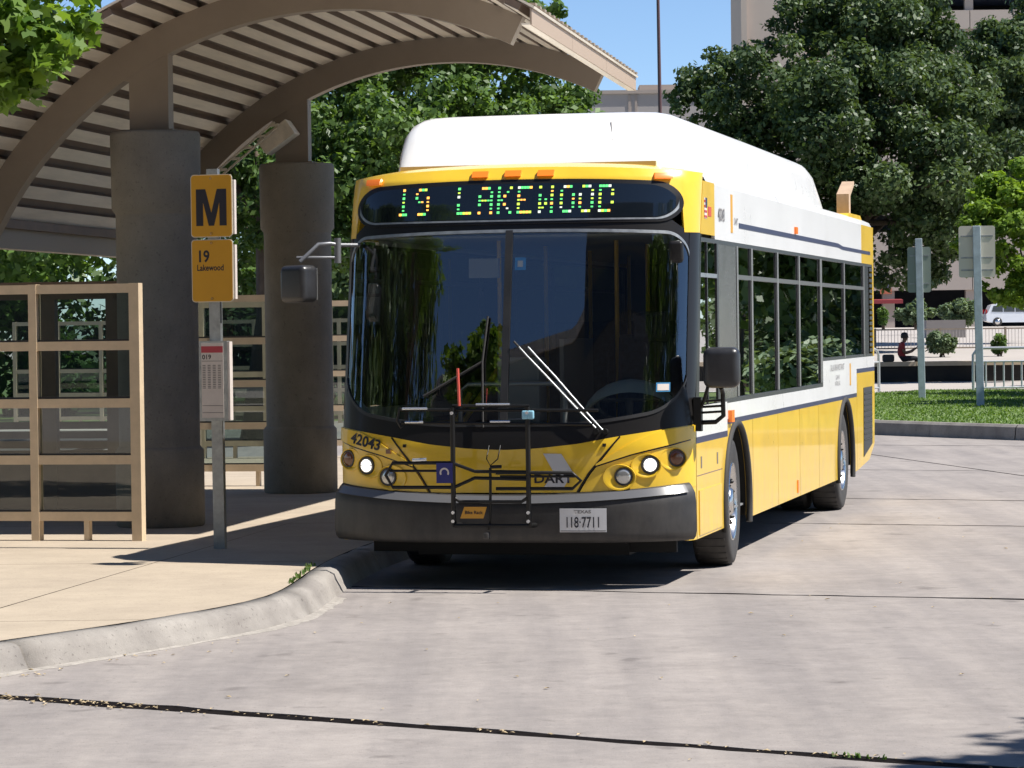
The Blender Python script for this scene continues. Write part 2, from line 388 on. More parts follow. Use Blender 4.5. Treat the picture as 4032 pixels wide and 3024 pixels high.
# ------------------------------------------------------------------ the bus
BX, BY, YAW = -.0711, 21.306, .22739
bus = empty('city_bus', 'yellow and white city transit bus with lit destination sign at the platform kerb', 'bus', (BX, BY, 0), -YAW)
HW = 1.295
def rake(z): return float(np.interp(z, [.3, 1.0, 1.15, 1.8, 2.45, 2.75, 2.9, 3.02], [0, 0, .03, .155, .28, .36, .42, .52]))
def yb(x):
    t = min(1, max(0, (abs(x) - .5) / .795)); return .03 * x * x + .42 * (1 - math.sqrt(max(0, 1 - t * t)))
def fp(x, z, off=0):
    e = .002; xa = max(-HW, min(HW, x)); s = (yb(min(HW, xa + e)) - yb(max(-HW, xa - e))) / (2 * e)
    if abs(xa) > HW - .0005: s = 400 * (1 if xa > 0 else -1)
    k = 1 / math.hypot(1, s)
    return (xa + off * s * k, yb(xa) + rake(z) - off * k, z)
def band(name, x0, x1, zlo, zhi, mtl, parent=bus, nx=40, nz=6, off=0, th=.02, cosx=True, lean=0):
    zl = zlo if callable(zlo) else (lambda x: zlo); zh = zhi if callable(zhi) else (lambda x: zhi)
    xs = [x0 + (x1 - x0) * ((.5 - .5 * math.cos(PI * i / nx)) if cosx else i / nx) for i in range(nx + 1)]
    def grid(o_): return [fp(x, zl(x) + (zh(x) - zl(x)) * j / nz, o_ + lean * j / nz) for x in xs for j in range(nz + 1)]
    m_ = MB(); A = grid(off); B = grid(off - th); s = nz + 1
    fa = [(i * s + j, (i + 1) * s + j, (i + 1) * s + j + 1, i * s + j + 1) for i in range(nx) for j in range(nz)]
    m_.add(A, fa, True)
    if th:
        m_.add(B, [f[::-1] for f in fa], True)
        edge = [i * s for i in range(nx + 1)], [i * s + nz for i in range(nx + 1)], list(range(s)), [nx * s + j for j in range(s)]
        for e in edge:
            k = len(e); m_.add([A[i] for i in e] + [B[i] for i in e], [(i, i + 1, k + i + 1, k + i) for i in range(k - 1)])
    return obj(name, m_.mesh(name), mtl, parent)
ip = lambda xs, zs: (lambda x: float(np.interp(abs(x), xs, zs)))
def smooth_ip(xs, zs):
    xx = np.linspace(0, 1.3, 131); zz = np.interp(xx, xs, zs); kz = np.ones(9) / 9
    zz = np.convolve(np.r_[zz[4:0:-1], zz, [zz[-1]] * 4], kz, 'valid')
    return lambda x: float(np.interp(abs(x), xx, zz))
mask_b = smooth_ip([0, .24, .53, .81, 1.08, 1.295], [.98, .99, 1.02, 1.07, 1.11, 1.14])
GX = 1.242
def gl_b(x):
    a = abs(x); z = 1.155 + .09 * max(0, (a - .35) / .75) ** 1.8
    if a > 1.0: z += .22 * (1 - math.sqrt(max(0, 1 - ((a - 1.0) / (GX - 1.0)) ** 2)))
    return z
def gl_t(x):
    a = abs(x); z = 2.53 - .02 * a * a
    if a > 1.09: z -= .17 * (1 - math.sqrt(max(0, 1 - ((a - 1.09) / (GX - 1.09)) ** 2)))
    return z
bum_t = lambda x: .675 + .045 * (x / 1.2) ** 2
SGX = 1.20
def sg_t(x, e=0):
    a = abs(x); z = 2.895 - .03 * (a / 1.1) ** 2 - e; X = SGX - e
    if a > X - .2: z -= (.155 - e * .3) * (1 - math.sqrt(max(0, 1 - min(1, (a - X + .2) / .2) ** 2)))
    return z
def sg_b(x, e=0):
    a = abs(x); z = 2.575 + e; X = SGX - e
    if a > X - .16: z += .13 * (1 - math.sqrt(max(0, 1 - min(1, (a - X + .16) / .16) ** 2)))
    return z
# --- front skin
band('hood_panel', -.835, .835, lambda x: min(mask_b(x) - .002, max(bum_t(x), float(np.interp(abs(x), [.53, .61, .83], [.68, .815, 1.07])))), lambda x: mask_b(x), M_yel, nz=5, nx=60)
# real slanted seams: three panels whose edges lean
def lean_panel(name, sgn):
    xs_in = lambda z: sgn * np.interp(z, [.68, .82, 1.07], [.53, .61, .83])
    nx, nz = 34, 8; A = []; B = []
    for i in range(nx + 1):
        for j in range(nz + 1):
            t = i / nx; t = math.sin(t * PI / 2)
            xo = sgn * 1.294
            zt, xin = None, None
            z = None
            # solve on a ruled grid: parameter v from bumper top to mask bottom
            v = j / nz
            zin = .70 + (1.065 - .70) * v; xi = xs_in(zin) + sgn * .006
            x = xi + (xo - xi) * t
            zl, zh = bum_t(x), mask_b(x)
            if i > nx * .55: zl = min(zl, .70)
            z = zl + (zh - zl) * v
            A.append(fp(x, z, .002)); B.append(fp(x, z, -.02))
    s = nz + 1; fa = [(i * s + j, (i + 1) * s + j, (i + 1) * s + j + 1, i * s + j + 1) for i in range(nx) for j in range(nz)]
    m_ = MB(); m_.add(A, fa, True); e = list(range(s)); k = s
    m_.add([A[i] for i in e] + [B[i] for i in e], [(i, i + 1, k + i + 1, k + i) for i in range(k - 1)])
    return obj(name, m_.mesh(name), M_yel, bus)
for s_ in (-1, 1): lean_panel('headlamp_panel', s_)
def seam(pts, wd=.005, mtl=M_blk, parent=bus, off=.0045, name='panel_seam'):
    m_ = MB(); P = []
    for (x, z) in pts: P.append((x, z))
    D_ = dens(P, .03)
    up = []; dn = []
    for i, (x, z) in enumerate(D_):
        n_ = lnorm(D_, i); up.append(fp(x + n_.x * wd, z + n_.y * wd, off)); dn.append(fp(x - n_.x * wd, z - n_.y * wd, off))
    k = len(up); m_.add(up + dn, [(i, i + 1, k + i + 1, k + i) for i in range(k - 1)], True)
    return obj(name, m_.mesh(name), mtl, parent)
for s_ in (-1, 1):
    seam([(s_ * .53, .685), (s_ * .61, .815), (s_ * .825, 1.07)], .006)
    seam([(s_ * .66, .862), (s_ * .9, .94), (s_ * 1.15, 1.0), (s_ * 1.27, 1.035)], .005)
    # raised brow above the lamps
    b_ = band('lamp_brow', s_ * .66, s_ * 1.285, lambda x: float(np.interp(abs(x), [.66, .9, 1.15, 1.29], [.868, .946, 1.007, 1.045])), lambda x: float(np.interp(abs(x), [.66, .9, 1.08, 1.29], [.880, 1.025, 1.105, 1.135])), M_yel, nx=24, nz=4, off=.014, th=.014)
band('corner_panel', 1.245, 1.2945, .325, lambda x: .74, M_yel, nx=8, nz=4, off=.0, th=.02)
band('corner_panel', -1.2945, -1.245, .325, lambda x: .74, M_yel, nx=8, nz=4, off=.0, th=.02)
band('front_mask', -1.2945, 1.2945, mask_b, lambda x: gl_b(x) if abs(x) < GX else 1.36, M_blk, nz=4, nx=60)
for s_ in (-1, 1):
    a_, b_ = sorted((s_ * GX, s_ * 1.2945)); band('corner_pillar', a_, b_, 1.36, 2.50, M_blk, nx=8, nz=16, off=.001)
band('front_mask', -GX, GX, lambda x: gl_t(x), lambda x: 2.60 - max(0, abs(x) - 1.12) / .122 * .10, M_blk, nz=3, nx=60, off=-.003)
band('windshield_trim', -GX + .001, GX - .001, lambda x: gl_t(x) - .016, lambda x: gl_t(x) + .006, M_alu, nz=1, nx=80, off=.006, th=.006)
band('windshield_trim', -GX + .001, GX - .001, lambda x: gl_b(x) - .012, lambda x: gl_b(x) + .012, M_dk, nz=1, nx=80, off=.007, th=.008)
for s_ in (-1, 1):
    a_, b_ = sorted((s_ * .02, s_ * (GX - .001)))
    band('windshield', a_, b_, gl_b, gl_t, M_glw, nx=60, nz=18, off=-.004, th=0)
band('windshield_pillar', -.026, .026, 1.15, 2.53, M_dk, nx=4, nz=14, off=.008, th=.03)
band('header_panel', -1.2945, 1.2945, lambda x: (sg_t(x) - .004) if abs(x) < SGX - .002 else 2.50, lambda x: 2.985 - .05 * (x / HW) ** 2, M_yel, nx=70, nz=8, off=.0)
band('sign_surround', -SGX, SGX, lambda x: sg_b(x) if abs(x) > 1.05 else 2.575, sg_t, M_blk, nx=70, nz=6, off=.006, th=.012)
band('sign_trim', -SGX + .03, SGX - .03, lambda x: sg_b(x, .018), lambda x: sg_b(x, .030), M_alu, nx=70, nz=1, off=.010, th=.006)
sgn_back = band('sign_display', -SGX + .05, SGX - .05, lambda x: sg_b(x, .035), lambda x: sg_t(x, .03), mat('display_black', (.006, .009, .013), .08, coat=.8), nx=70, nz=5, off=.0085, th=.004)
# --- LED characters
FONT = {'1': ['00100', '01100', '00100', '00100', '00100', '00100', '01110'], '9': ['01110', '10001', '10001', '01111', '00001', '00001', '01110'],
 'L': ['10000'] * 6 + ['11111'], 'A': ['01110', '10001', '10001', '11111', '10001', '10001', '10001'], 'K': ['10001', '10010', '10100', '11000', '10100', '10010', '10001'],
 'E': ['11111', '10000', '10000', '11110', '10000', '10000', '11111'], 'W': ['10001', '10001', '10001', '10101', '10101', '11011', '10001'],
 'O': ['01110', '10001', '10001', '10001', '10001', '10001', '01110'], 'D': ['11110', '10001', '10001', '10001', '10001', '10001', '11110']}
LEDM = [mat('led_amber', (.1, .05, 0), .4, emit=(1, .42, .08), estr=1.5), mat('led_green', (0, .1, .05), .4, emit=(.14, .85, .22), estr=1.0), mat('led_lime', (.1, .1, 0), .4, emit=(.6, .9, .10), estr=1.05), mat('led_pale', (.1, .1, .1), .4, emit=(.8, .9, .75), estr=.9)]
CHX = [(-.80, '1'), (-.655, '9'), (-.34, 'L'), (-.185, 'A'), (-.045, 'K'), (.10, 'E'), (.255, 'W'), (.41, 'O'), (.545, 'O'), (.685, 'D')]
leds = [MB() for _ in LEDM]
for cx, ch in CHX:
    for r in range(7):
        for c in range(5):
            if FONT[ch][r][c] != '1': continue
            dim = (r % 2 == 1)
            if dim and random.random() < .22: continue
            x = cx + (c - 2) * .0215; z = 2.835 - r * .0295; hw_, hh = (.0085, .0055) if dim else (.0098, .0088)
            k = random.choices(range(4), [.22, .45, .28, .03 + .12 * (cx > .4)])[0]
            leds[k].add([fp(x - hw_, z - hh, .011), fp(x + hw_, z - hh, .011), fp(x + hw_, z + hh, .011), fp(x - hw_, z + hh, .011)], [(0, 1, 2, 3)])
for k, l in enumerate(leds):
    o = obj('led_lettering', l.mesh('leds', False), LEDM[k], sgn_back, kind='stuff')
# marker lamps
for x in (-1.057, -.24, 0, .24, 1.057):
    z = 2.94 - .035 * (x / 1.057) ** 2
    o = band('marker_lamp', x - .058, x + .058, z - .022, z + .022, M_orange, nx=3, nz=2, off=.03, th=.03); bevel(o, .006)
# --- bumper: profile swept along the bow
bprof = [(.0, .735), (.012, .733), (.03, .715), (.062, .665), (.07, .60), (.072, .40), (.065, .36), (.045, .335), (0.0, .33), (-.05, .33)]
vs = []; fs = []; n_ = 60; xs = [-1.258 + 2.516 * (.5 - .5 * math.cos(PI * i / n_)) for i in range(n_ + 1)]
for x in xs:
    for (of, z) in bprof:
        zz = z - (.07 * (1 - (x / 1.26) ** 2) if z > .5 else 0) * ((z - .5) / .245 if z > .5 else 0)
        vs.append(fp(x, zz, of))
k = len(bprof)
for i in range(n_):
    for j in range(k - 1): fs.append((i * k + j, (i + 1) * k + j, (i + 1) * k + j + 1, i * k + j + 1))
fs += [tuple(range(k)), tuple(n_ * k + j for j in range(k))[::-1]]
obj('front_bumper', MB().add(vs, fs, True).mesh('bumper'), M_bump, bus)
band('bumper_rim', -1.22, 1.22, lambda x: .608 + .062 * (x / 1.2) ** 2, lambda x: .660 + .062 * (x / 1.2) ** 2, mat('bumper_rim', (.12, .12, .124), .25, coat=.5), nx=50, nz=4, off=.074, th=.014, lean=-.038)  # lighter grey than the bumper imitates sky reflected on its top slope
# --- lamps
def lamp(x, z, r_out, r_in, lensmat):
    sg = 1 if x > 0 else -1
    c = Vector(fp(x, z, .0)); e = Vector(fp(x + .03, z)) - Vector(fp(x - .03, z)); e.normalize(); nrm = Vector((e.y, -e.x, 0)).normalized()
    if nrm.y > 0: nrm = -nrm
    nrm = (nrm + Vector((0, -.55, 0))).normalized(); zz = Vector((0, 0, 1)); e = Vector((-nrm.y, nrm.x, 0)).normalized(); n = 32
    def ring(rx, rz_, d, ox=0, oz=0): return [c + e * (ox + rx * math.cos(2 * PI * k / n)) + zz * (oz + rz_ * math.sin(2 * PI * k / n)) + nrm * d for k in range(n)]
    def loft(R_, name, mtl, par):
        m_ = MB()
        for a, b in zip(R_[:-1], R_[1:]): m_.add(a + b, [(k, (k + 1) % n, n + (k + 1) % n, n + k) for k in range(n)], True)
        return obj(name, m_.mesh(name), mtl, par)
    ox = -sg * r_out * .34
    bz = loft([ring(r_out * 1.34, r_out * 1.06, .004, ox, -.006), ring(r_out * 1.30, r_out * 1.02, .022, ox, -.006), ring(r_out * 1.20, r_out * .93, .021, ox * .9, -.004), ring(r_in * 1.04, r_in * 1.04, .008)], 'lamp_bezel', M_yel, bus)
    loft([ring(r_in * 1.05, r_in * 1.05, .008), ring(r_in, r_in, .020), ring(r_in * .86, r_in * .86, .019)], 'lamp_ring', M_dk, bz)
    m_ = MB(); a = ring(r_in * .88, r_in * .88, .014); b = ring(r_in * .6, r_in * .6, .024); m_.add(a + b, [(k, (k + 1) % n, n + (k + 1) % n, n + k) for k in range(n)], True)
    if lensmat is M_lampw: obj('lamp_reflector', m_.mesh('bowl'), M_lens, bz); m_ = MB(); b = ring(r_in * .72, r_in * .72, .0215)
    m_.add(b + [c + nrm * .028], [(k, (k + 1) % n, n) for k in range(n)], True)
    obj('lamp_lens', m_.mesh('lens'), lensmat, bz)
    if lensmat is M_lampw: m_ = MB(); m_.tube([c + nrm * .027 - e * r_in * .8, c + nrm * .030, c + nrm * .027 + e * r_in * .8], .0035, 6); obj('lamp_bar', m_.mesh('bar'), M_lens, bz)
for s_ in (-1, 1):
    lamp(s_ * 1.188, .912, .078, .060, M_amb)
    lamp(s_ * 1.022, .868, .082, .062, M_lampw)
    lamp(s_ * .848, .79, .088, .062, M_lens)
    o = band('hood_latch', s_ * .72 - .012, s_ * .72 + .012, 1.0, 1.022, M_blk, nx=3, nz=2, off=.008, th=.008)
band('side_marker', -.855, -.82, .955, .985, M_amb, nx=3, nz=2, off=.024, th=.012)
# fleet number, logo, plate
def front_text(txt, x, z, size, mtl, off=.005, bold=0, sx=1, rot=0, name='lettering', par=bus):
    me = text_mesh(txt, size, bold, sx=sx); c_, s__ = math.cos(rot), math.sin(rot)
    remap(me, lambda u, v: Vector(fp(x + u * c_ - v * s__, z + u * s__ + v * c_, off)))
    return obj(name, me, mtl, par)
front_text('42043', -1.03, 1.035, .105, M_ink, off=.0165, bold=.003, rot=-.22, name='fleet_number')
g_ = MB()
g_.add([fp(x, z, .006) for x, z in ((.29, .955), (.42, .952), (.50, .825), (.365, .822))], [(0, 1, 2, 3)])
g_.add([fp(x, z, .006) for x, z in ((.365, .818), (.50, .822), (.43, .71), (.285, .708))], [(0, 1, 2, 3)])
obj('logo_chevron', g_.mesh('logo', False), mat('logo_silver', (.55, .55, .56), .35), bus)
front_text('DART', .36, .775, .085, M_ink, .007, .002, sx=1.25, name='logo_lettering')
pl = band('licence_plate', .42, .73, .41, .575, M_plate, nx=2, nz=1, off=.098, th=.006); bevel(pl, .004)
front_text('TEXAS', .575, .551, .03, M_txt, .101, .0008, sx=1.25, name='plate_lettering', par=pl)
front_text('118·7711', .575, .475, .105, M_ink, .101, .001, sx=.60, name='plate_number', par=pl)
o = band('plate_edge', .425, .725, .417, .422, M_txt, pl, nx=2, nz=1, off=.1005, th=.002)
# stickers behind the glass
st = band('sticker_blue', .045, .125, 2.245, 2.335, mat('sticker_blue', (.03, .25, .6), .4), nx=2, nz=2, off=-.010, th=.002)
band('sticker_badge', .066, .104, 2.268, 2.312, M_paper, st, nx=2, nz=1, off=-.0075, th=.001)
st = band('sticker_registration', 1.055, 1.145, 1.375, 1.44, mat('sticker_frame', (.04, .2, .4), .4), nx=2, nz=2, off=.001, th=.001)
band('sticker_field', 1.063, 1.137, 1.385, 1.43, M_paper, st, nx=2, nz=1, off=.003, th=.001)
# --- wipers (parked pair on the driver side, one upright pair towards the kerb side)
for pts in ([(.10, 1.70), (.30, 1.50), (.66, 1.13)], [(.165, 1.70), (.36, 1.50), (.72, 1.10)]):
    m_ = MB(); m_.tube([fp(x, z, .035 if i else .02) for i, (x, z) in enumerate(dens(pts, .08))], .007, 6); obj('wiper_arm', m_.mesh('arm'), M_alu, bus)
m_ = MB(); m_.tube([fp(x, z, .014) for x, z in dens([(.06, 1.74), (.20, 1.60), (.44, 1.36), (.58, 1.22)], .08)], .008, 6); obj('wiper_blade', m_.mesh('blade'), M_rub, bus)
for x in (.66, .72): obj('wiper_pivot', MB().lathe([(.02, 0), (.02, .05)], fp(x, 1.105, .05), 'y', 12, True).mesh('pivot'), M_steel, bus)
m_ = MB(); m_.tube([fp(x, z, .03) for x, z in dens([(-.13, 1.92), (-.16, 1.60), (-.14, 1.14)], .08)], .009, 6); obj('wiper_arm', m_.mesh('arm'), M_rub, bus)
m_ = MB(); m_.tube([fp(x, z, .03) for x, z in dens([(-.58, 1.36), (-.16, 1.60)], .08)], .009, 6); obj('wiper_blade', m_.mesh('arm'), M_rub, bus)
# --- sides
ARF, ARR, RA = (2.31, .465), (9.33, .465), .625
def arc(c, a0, a1, n=20, r=RA): return [(c[0] + r * math.cos(math.radians(a0 + (a1 - a0) * k / n)), c[1] + r * math.sin(math.radians(a0 + (a1 - a0) * k / n))) for k in range(n + 1)]
aE = math.degrees(math.asin((.325 - .465) / RA))          # angle at the skirt bottom
YS = .475
def side_poly(name, poly, mtl, sgn, x=HW, th=.025, parent=bus):
    m_ = MB().prism(poly, lambda u, v, k: (sgn * (x - th * k), u, v))
    return obj(name, m_.mesh(name), mtl, parent)
def rect(a, b, c, d): return [(a, c), (b, c), (b, d), (a, d)]
a19 = 180 - math.degrees(math.acos((2.31 - 1.9) / RA))
g = .006
for s_ in (1, -1):
    side_poly('skirt_panel', [(YS, .325)] + arc(ARF, 180 - aE, a19) + [(1.9, 1.0), (YS, 1.0)], M_yel, s_)
    side_poly('skirt_panel', arc(ARF, aE, a19) [::1] + [(1.9, 1.09), (3.17 - g, 1.09), (3.17 - g, .325)], M_yel, s_)
    for a, b in ((3.17, 4.60), (4.60, 5.97), (5.97, 7.3)): side_poly('skirt_panel', rect(a + g, b - g, .325, 1.09), M_yel, s_)
    side_poly('skirt_panel', [(7.3 + g, .325)] + arc(ARR, 180 - aE, aE, 30) + [(10.386 - g, .335), (10.386 - g, 1.09), (7.3 + g, 1.09)], M_yel, s_)
    side_poly('rear_panel', [(10.386 + g, .335), (11.5, .40), (12.0, .55), (12.05, 1.0), (12.06, 1.33), (10.386 + g, 1.33)], M_yel, s_)
    side_poly('belt_panel', rect(YS, 1.9 - g, 1.045, 1.262), M_white, s_)
    side_poly('stripe', rect(YS, 1.9, 1.0, 1.045), M_navy, s_)
    side_poly('belt_panel', rect(1.9, 7.66, 1.13, 1.25), M_white, s_)
    side_poly('stripe', rect(1.9, 10.386, 1.09, 1.13), M_navy, s_)
    side_poly('belt_panel', rect(7.66, 10.386, 1.13, 1.49), M_white, s_)
    side_poly('belt_panel', rect(10.386, 12.06, 1.375, 1.49), M_white, s_)
    side_poly('stripe', rect(10.386, 12.06, 1.33, 1.375), M_navy, s_)
    side_poly('side_header', rect(1.40, 10.93, 2.47, 2.87), M_white, s_)
    side_poly('side_header', [(YS + rake(2.5), 2.495), (1.40, 2.495), (1.40, 2.88), (YS + rake(2.88), 2.88)], M_yel, s_)
    side_poly('side_header', rect(10.93, 12.06, 2.47, 2.87), M_yel, s_)
    side_poly('stripe', [(2.56, 2.585), (8.9, 2.585), (9.3, 2.57), (11.75, 2.57), (11.75, 2.605), (9.3, 2.605), (8.9, 2.625), (2.56, 2.625)], M_navy, s_, HW + .003, .004)
    # wheel arch lips
    for c in (ARF, ARR):
        pts = arc(c, 180 - aE + 3, aE - 3, 30, RA + .0); m_ = MB()
        m_.tube([(s_ * (HW + .004), y, z) for y, z in pts], .026, 8); obj('arch_lip', m_.mesh('lip'), M_rub, bus)
        m_ = MB(); A = [(s_ * (HW - .02), y, z) for y, z in arc(c, 185, -5, 24, RA + .01)]; B = [(s_ * .55, y, z) for y, z in arc(c, 185, -5, 24, RA + .01)]
        m_.add(A + B, [(k, k + 1, 26 + k, 25 + k) for k in range(24)]); obj('wheel_well', m_.mesh('well'), M_und, bus)
    # windows
    side_poly('window_sill', rect(1.42, 7.66, 1.25, 1.285), M_dk, s_, HW - .002)
    side_poly('window_sill', rect(7.60, 11.95, 1.49, 1.52), M_dk, s_, HW - .002)
    side_poly('window_head', rect(.78, 11.95, 2.44, 2.47), M_dk, s_, HW - .002)
    side_poly('grey_pillar', rect(1.58, 2.42, 1.25, 2.445), M_grey, s_, HW - .004)
    side_poly('transom', rect(2.44, 11.15, 2.19, 2.225), mat('transom_grey', (.09, .09, .088), .3), s_, HW - .001, .03)
    ML = [2.48, 3.24, 4.70, 6.06, 7.58, 9.42, 11.15]
    for y in ML: 
        wd = .07 if y in (7.58,) else .042
        side_poly('window_post', rect(y - wd, y + wd, 1.29 if y < 7.6 else 1.5, 2.445), mat('window_post', (.15, .15, .145), .3, noise=.2, scale=4), s_, HW, .03)
    for a, b in zip(ML[:-1], ML[1:]):
        z0 = 1.28 if b < 7.7 else 1.51
        for z1, z2_ in ((z0, 2.2), (2.215, 2.45)):
            o = side_poly('window_pane', rect(a, b, z1, z2_), M_gls, s_, HW - .014, .003)
            side_poly('pane_frame', rect(b - .075, b - .042, z1 + .01, z2_ - .01), M_dk, s_, HW - .008, .01, o)
    side_poly('rear_louvre', rect(11.20, 11.62, 1.5, 2.45), M_blk, s_, HW - .006)
    for k in range(16): side_poly('louvre_slat', rect(11.64, 11.93, 1.54 + k * .057, 1.575 + k * .057), M_dk, s_, HW + .002 - (k % 2) * .0, .03)
    side_poly('rear_corner', rect(11.93, 12.06, 1.49, 2.47), M_yel, s_, HW)
    # driver window
    side_poly('driver_pane', [(.62, 1.27), (1.50, 1.27), (1.50, 2.44), (.80, 2.44)], M_gls, s_, HW - .012, .003)
    for y0, y1 in ((1.50, 1.58), (1.05, 1.075)): side_poly('driver_window_post', rect(y0, y1, 1.262, 2.44), M_dk, s_, HW - .003, .03)
    side_poly('driver_window_rail', rect(.72, 1.5, 2.185, 2.215), M_alu, s_, HW - .002, .03)
    side_poly('front_pillar', [(YS, 1.262), (.62, 1.262), (.80, 2.495), (YS + .30, 2.495)], M_blk, s_, HW - .001)
    # access doors, grille, latches
    side_poly('engine_grille', [(10.95, .45), (11.75, .56), (11.78, 1.17), (10.98, 1.17)], mat('grille_dark', (.035, .034, .034), .6), s_, HW + .006, .012)
    for k in range(9): side_poly('grille_slat', rect(11.0, 11.74, .62 + k * .06, .632 + k * .06), M_dk, s_, HW + .010, .012)
    for (y, z) in ((.68, .86), (1.40, .86), (.61, .43), (1.29, .44)): side_poly('latch', rect(y - .022, y + .022, z - .042, z + .042), M_txt, s_, HW + .003, .006)
    side_poly('access_door', rect(.56, 1.56, .345, .665), M_yel, s_, HW + .007, .012)
    side_poly('door_seam', rect(.50, 1.62, .768, .774), M_amb, s_, HW + .002, .004)
    side_poly('side_marker', rect(1.93, 2.06, 1.105, 1.195), M_orange, s_, HW + .03, .035)
    side_poly('side_reflector', rect(5.77, 5.84, .36, .47), M_orange, s_, HW + .008, .012)
    side_poly('header_marker', rect(5.75, 5.86, 2.63, 2.69), M_orange, s_, HW + .02, .022)
    side_poly('yellow_bar', rect(2.16, 2.25, 2.54, 2.83), M_sig, s_, HW + .003, .004)
    side_poly('yellow_bar', rect(9.78, 9.87, 1.22, 1.44), M_sig, s_, HW + .003, .004)
    side_poly('red_decal', rect(1.10, 1.24, 2.63, 2.70), mat('decal_red', (.55, .06, .02), .4), s_, HW + .003, .004)
    fl = side_poly('flag_decal', rect(.93, 1.04, 2.61, 2.76), M_paper, s_, HW + .003, .004)
    for k in range(4): side_poly('flag_stripe', rect(.93, 1.04, 2.615 + k * .037, 2.632 + k * .037), M_red, s_, HW + .0045, .003, fl)
    side_poly('flag_canton', rect(.97, 1.04, 2.69, 2.76), M_navy, s_, HW + .006, .003, fl)
    def side_text(txt, y, z, size, mtl, bold=0, sx=1, name='lettering'):
        me = text_mesh(txt, size, bold, sx=sx); remap(me, lambda u, v: Vector((s_ * (HW + .005), y + s_ * u, z + v))); return obj(name, me, mtl, bus)
    side_text('42043', 1.70, 2.655, .13, M_txt, .003, .95, 'fleet_number')
    side_text('DART', 2.41, 2.63, .07, M_txt, .001, 1, 'logo_lettering')
    side_text('DALLAS AREA RAPID TRANSIT', 8.75, 1.415, .085, M_txt, 0, .95, 'operator_lettering')
    side_text('CLEAN AIR\nNATURAL GAS', 8.75, 1.29, .06, M_txt, 0, 1, 'operator_lettering')
    # mud flap
    obj('mud_flap', MB().box(s_ * .98 - .2, s_ * .98 + .2, 9.98, 10.0, .12, .5).mesh('flap'), M_rub, bus)
    obj('mud_flap', MB().box(s_ * .98 - .2, s_ * .98 + .2, 3.0, 3.02, .14, .5).mesh('flap'), M_rub, bus)
# --- roof
vs = []; prof = [(-HW, 2.87), (-1.27, 2.915), (-1.18, 2.955), (-.9, 2.985), (-.4, 3.0), (0, 3.005), (.4, 3.0), (.9, 2.985), (1.18, 2.955), (1.27, 2.915), (HW, 2.87)]
ys = [1.05, 1.40, 6, 10.93, 11.9, 12.06]; fs = []
for y in ys:
    d = .05 if y > 12 else 0
    for x, z in prof: vs.append((x * (1 - d * .3), y, z - d))
k = len(prof)
for i in range(len(ys) - 1):
    for j in range(k - 1): fs.append((i * k + j, i * k + j + 1, (i + 1) * k + j + 1, (i + 1) * k + j))
rf = obj('roof', MB().add(vs, fs, True).mesh('roof'), M_white, bus)
m_ = MB(); vs = []; fs = []; nx = 40; R_ = 6                                    # yellow front dome: header top to the roof
for i in range(nx + 1):
    x = HW * math.sin((i / nx - .5) * PI)
    a = Vector(fp(x, 2.985 - .05 * (x / HW) ** 2)); zt = float(np.interp(x, [p_[0] for p_ in prof], [p_[1] for p_ in prof])); b = Vector((x, 1.06, max(zt, a.z) + .002))
    for j in range(R_ + 1):
        t = j / R_; q = a.lerp(b, t); q.z += .03 * math.sin(t * PI) * (1 - (x / HW) ** 4); vs.append(q)
for i in range(nx):
    for j in range(R_): fs.append((i * (R_ + 1) + j, (i + 1) * (R_ + 1) + j, (i + 1) * (R_ + 1) + j + 1, i * (R_ + 1) + j + 1))
obj('roof_front', m_.add(vs, fs, True).mesh('dome'), M_yel, bus)
# --- gas tank pod on the roof
half = [(1.045, 0), (1.045, .16), (1.038, .29), (1.018, .37), (.975, .428), (.91, .460), (.83, .474), (.68, .480), (.35, .482), (0, .483)]
sec = [(-x, z) for x, z in half] + [(x, z) for x, z in half[::-1][1:]]
st_ = [(.92, .0, .93), (.93, .08, .94), (1.0, .30, .955), (1.10, .58, .97), (1.20, .80, .98), (1.30, .91, .985), (1.42, .965, .99), (1.6, .99, .995), (1.8, 1.0, 1), (5.5, 1.0, 1), (8.7, .985, 1), (8.95, .95, 1), (9.2, .86, 1), (9.6, .52, .99), (10.0, .08, .98), (10.03, .0, .98)]
vs = []; fs = []; k = len(sec)
for y, hz, wx in st_:
    for x, z in sec: vs.append((x * wx, y, 2.96 + z * hz))
for i in range(len(st_) - 1):
    for j in range(k - 1): fs.append((i * k + j, i * k + j + 1, (i + 1) * k + j + 1, (i + 1) * k + j))
fs += [tuple(range(k)), tuple((len(st_) - 1) * k + j for j in range(k))[::-1]]
pod = obj('roof_tank_cover', MB().add(vs, fs, True).mesh('pod'), M_white, bus)
obj('cover_base_strip', MB().box(-.955, .955, .885, 10.2, 2.93, 3.03).mesh('strip'), mat('cream_strip', (.62, .5, .32), .5), bus)
m_ = MB(); m_.tube([(.62, .955, 3.02), (.60, 1.075, 3.20), (.57, 1.19, 3.34)], .004, 5); obj('cover_seam', m_.mesh('seam'), M_txt, pod)
for x in (-.35, -.25, .25, .35): obj('strip_clip', MB().box(x - .012, x + .012, .875, .885, 2.985, 3.025).mesh('clip'), M_dk, bus)
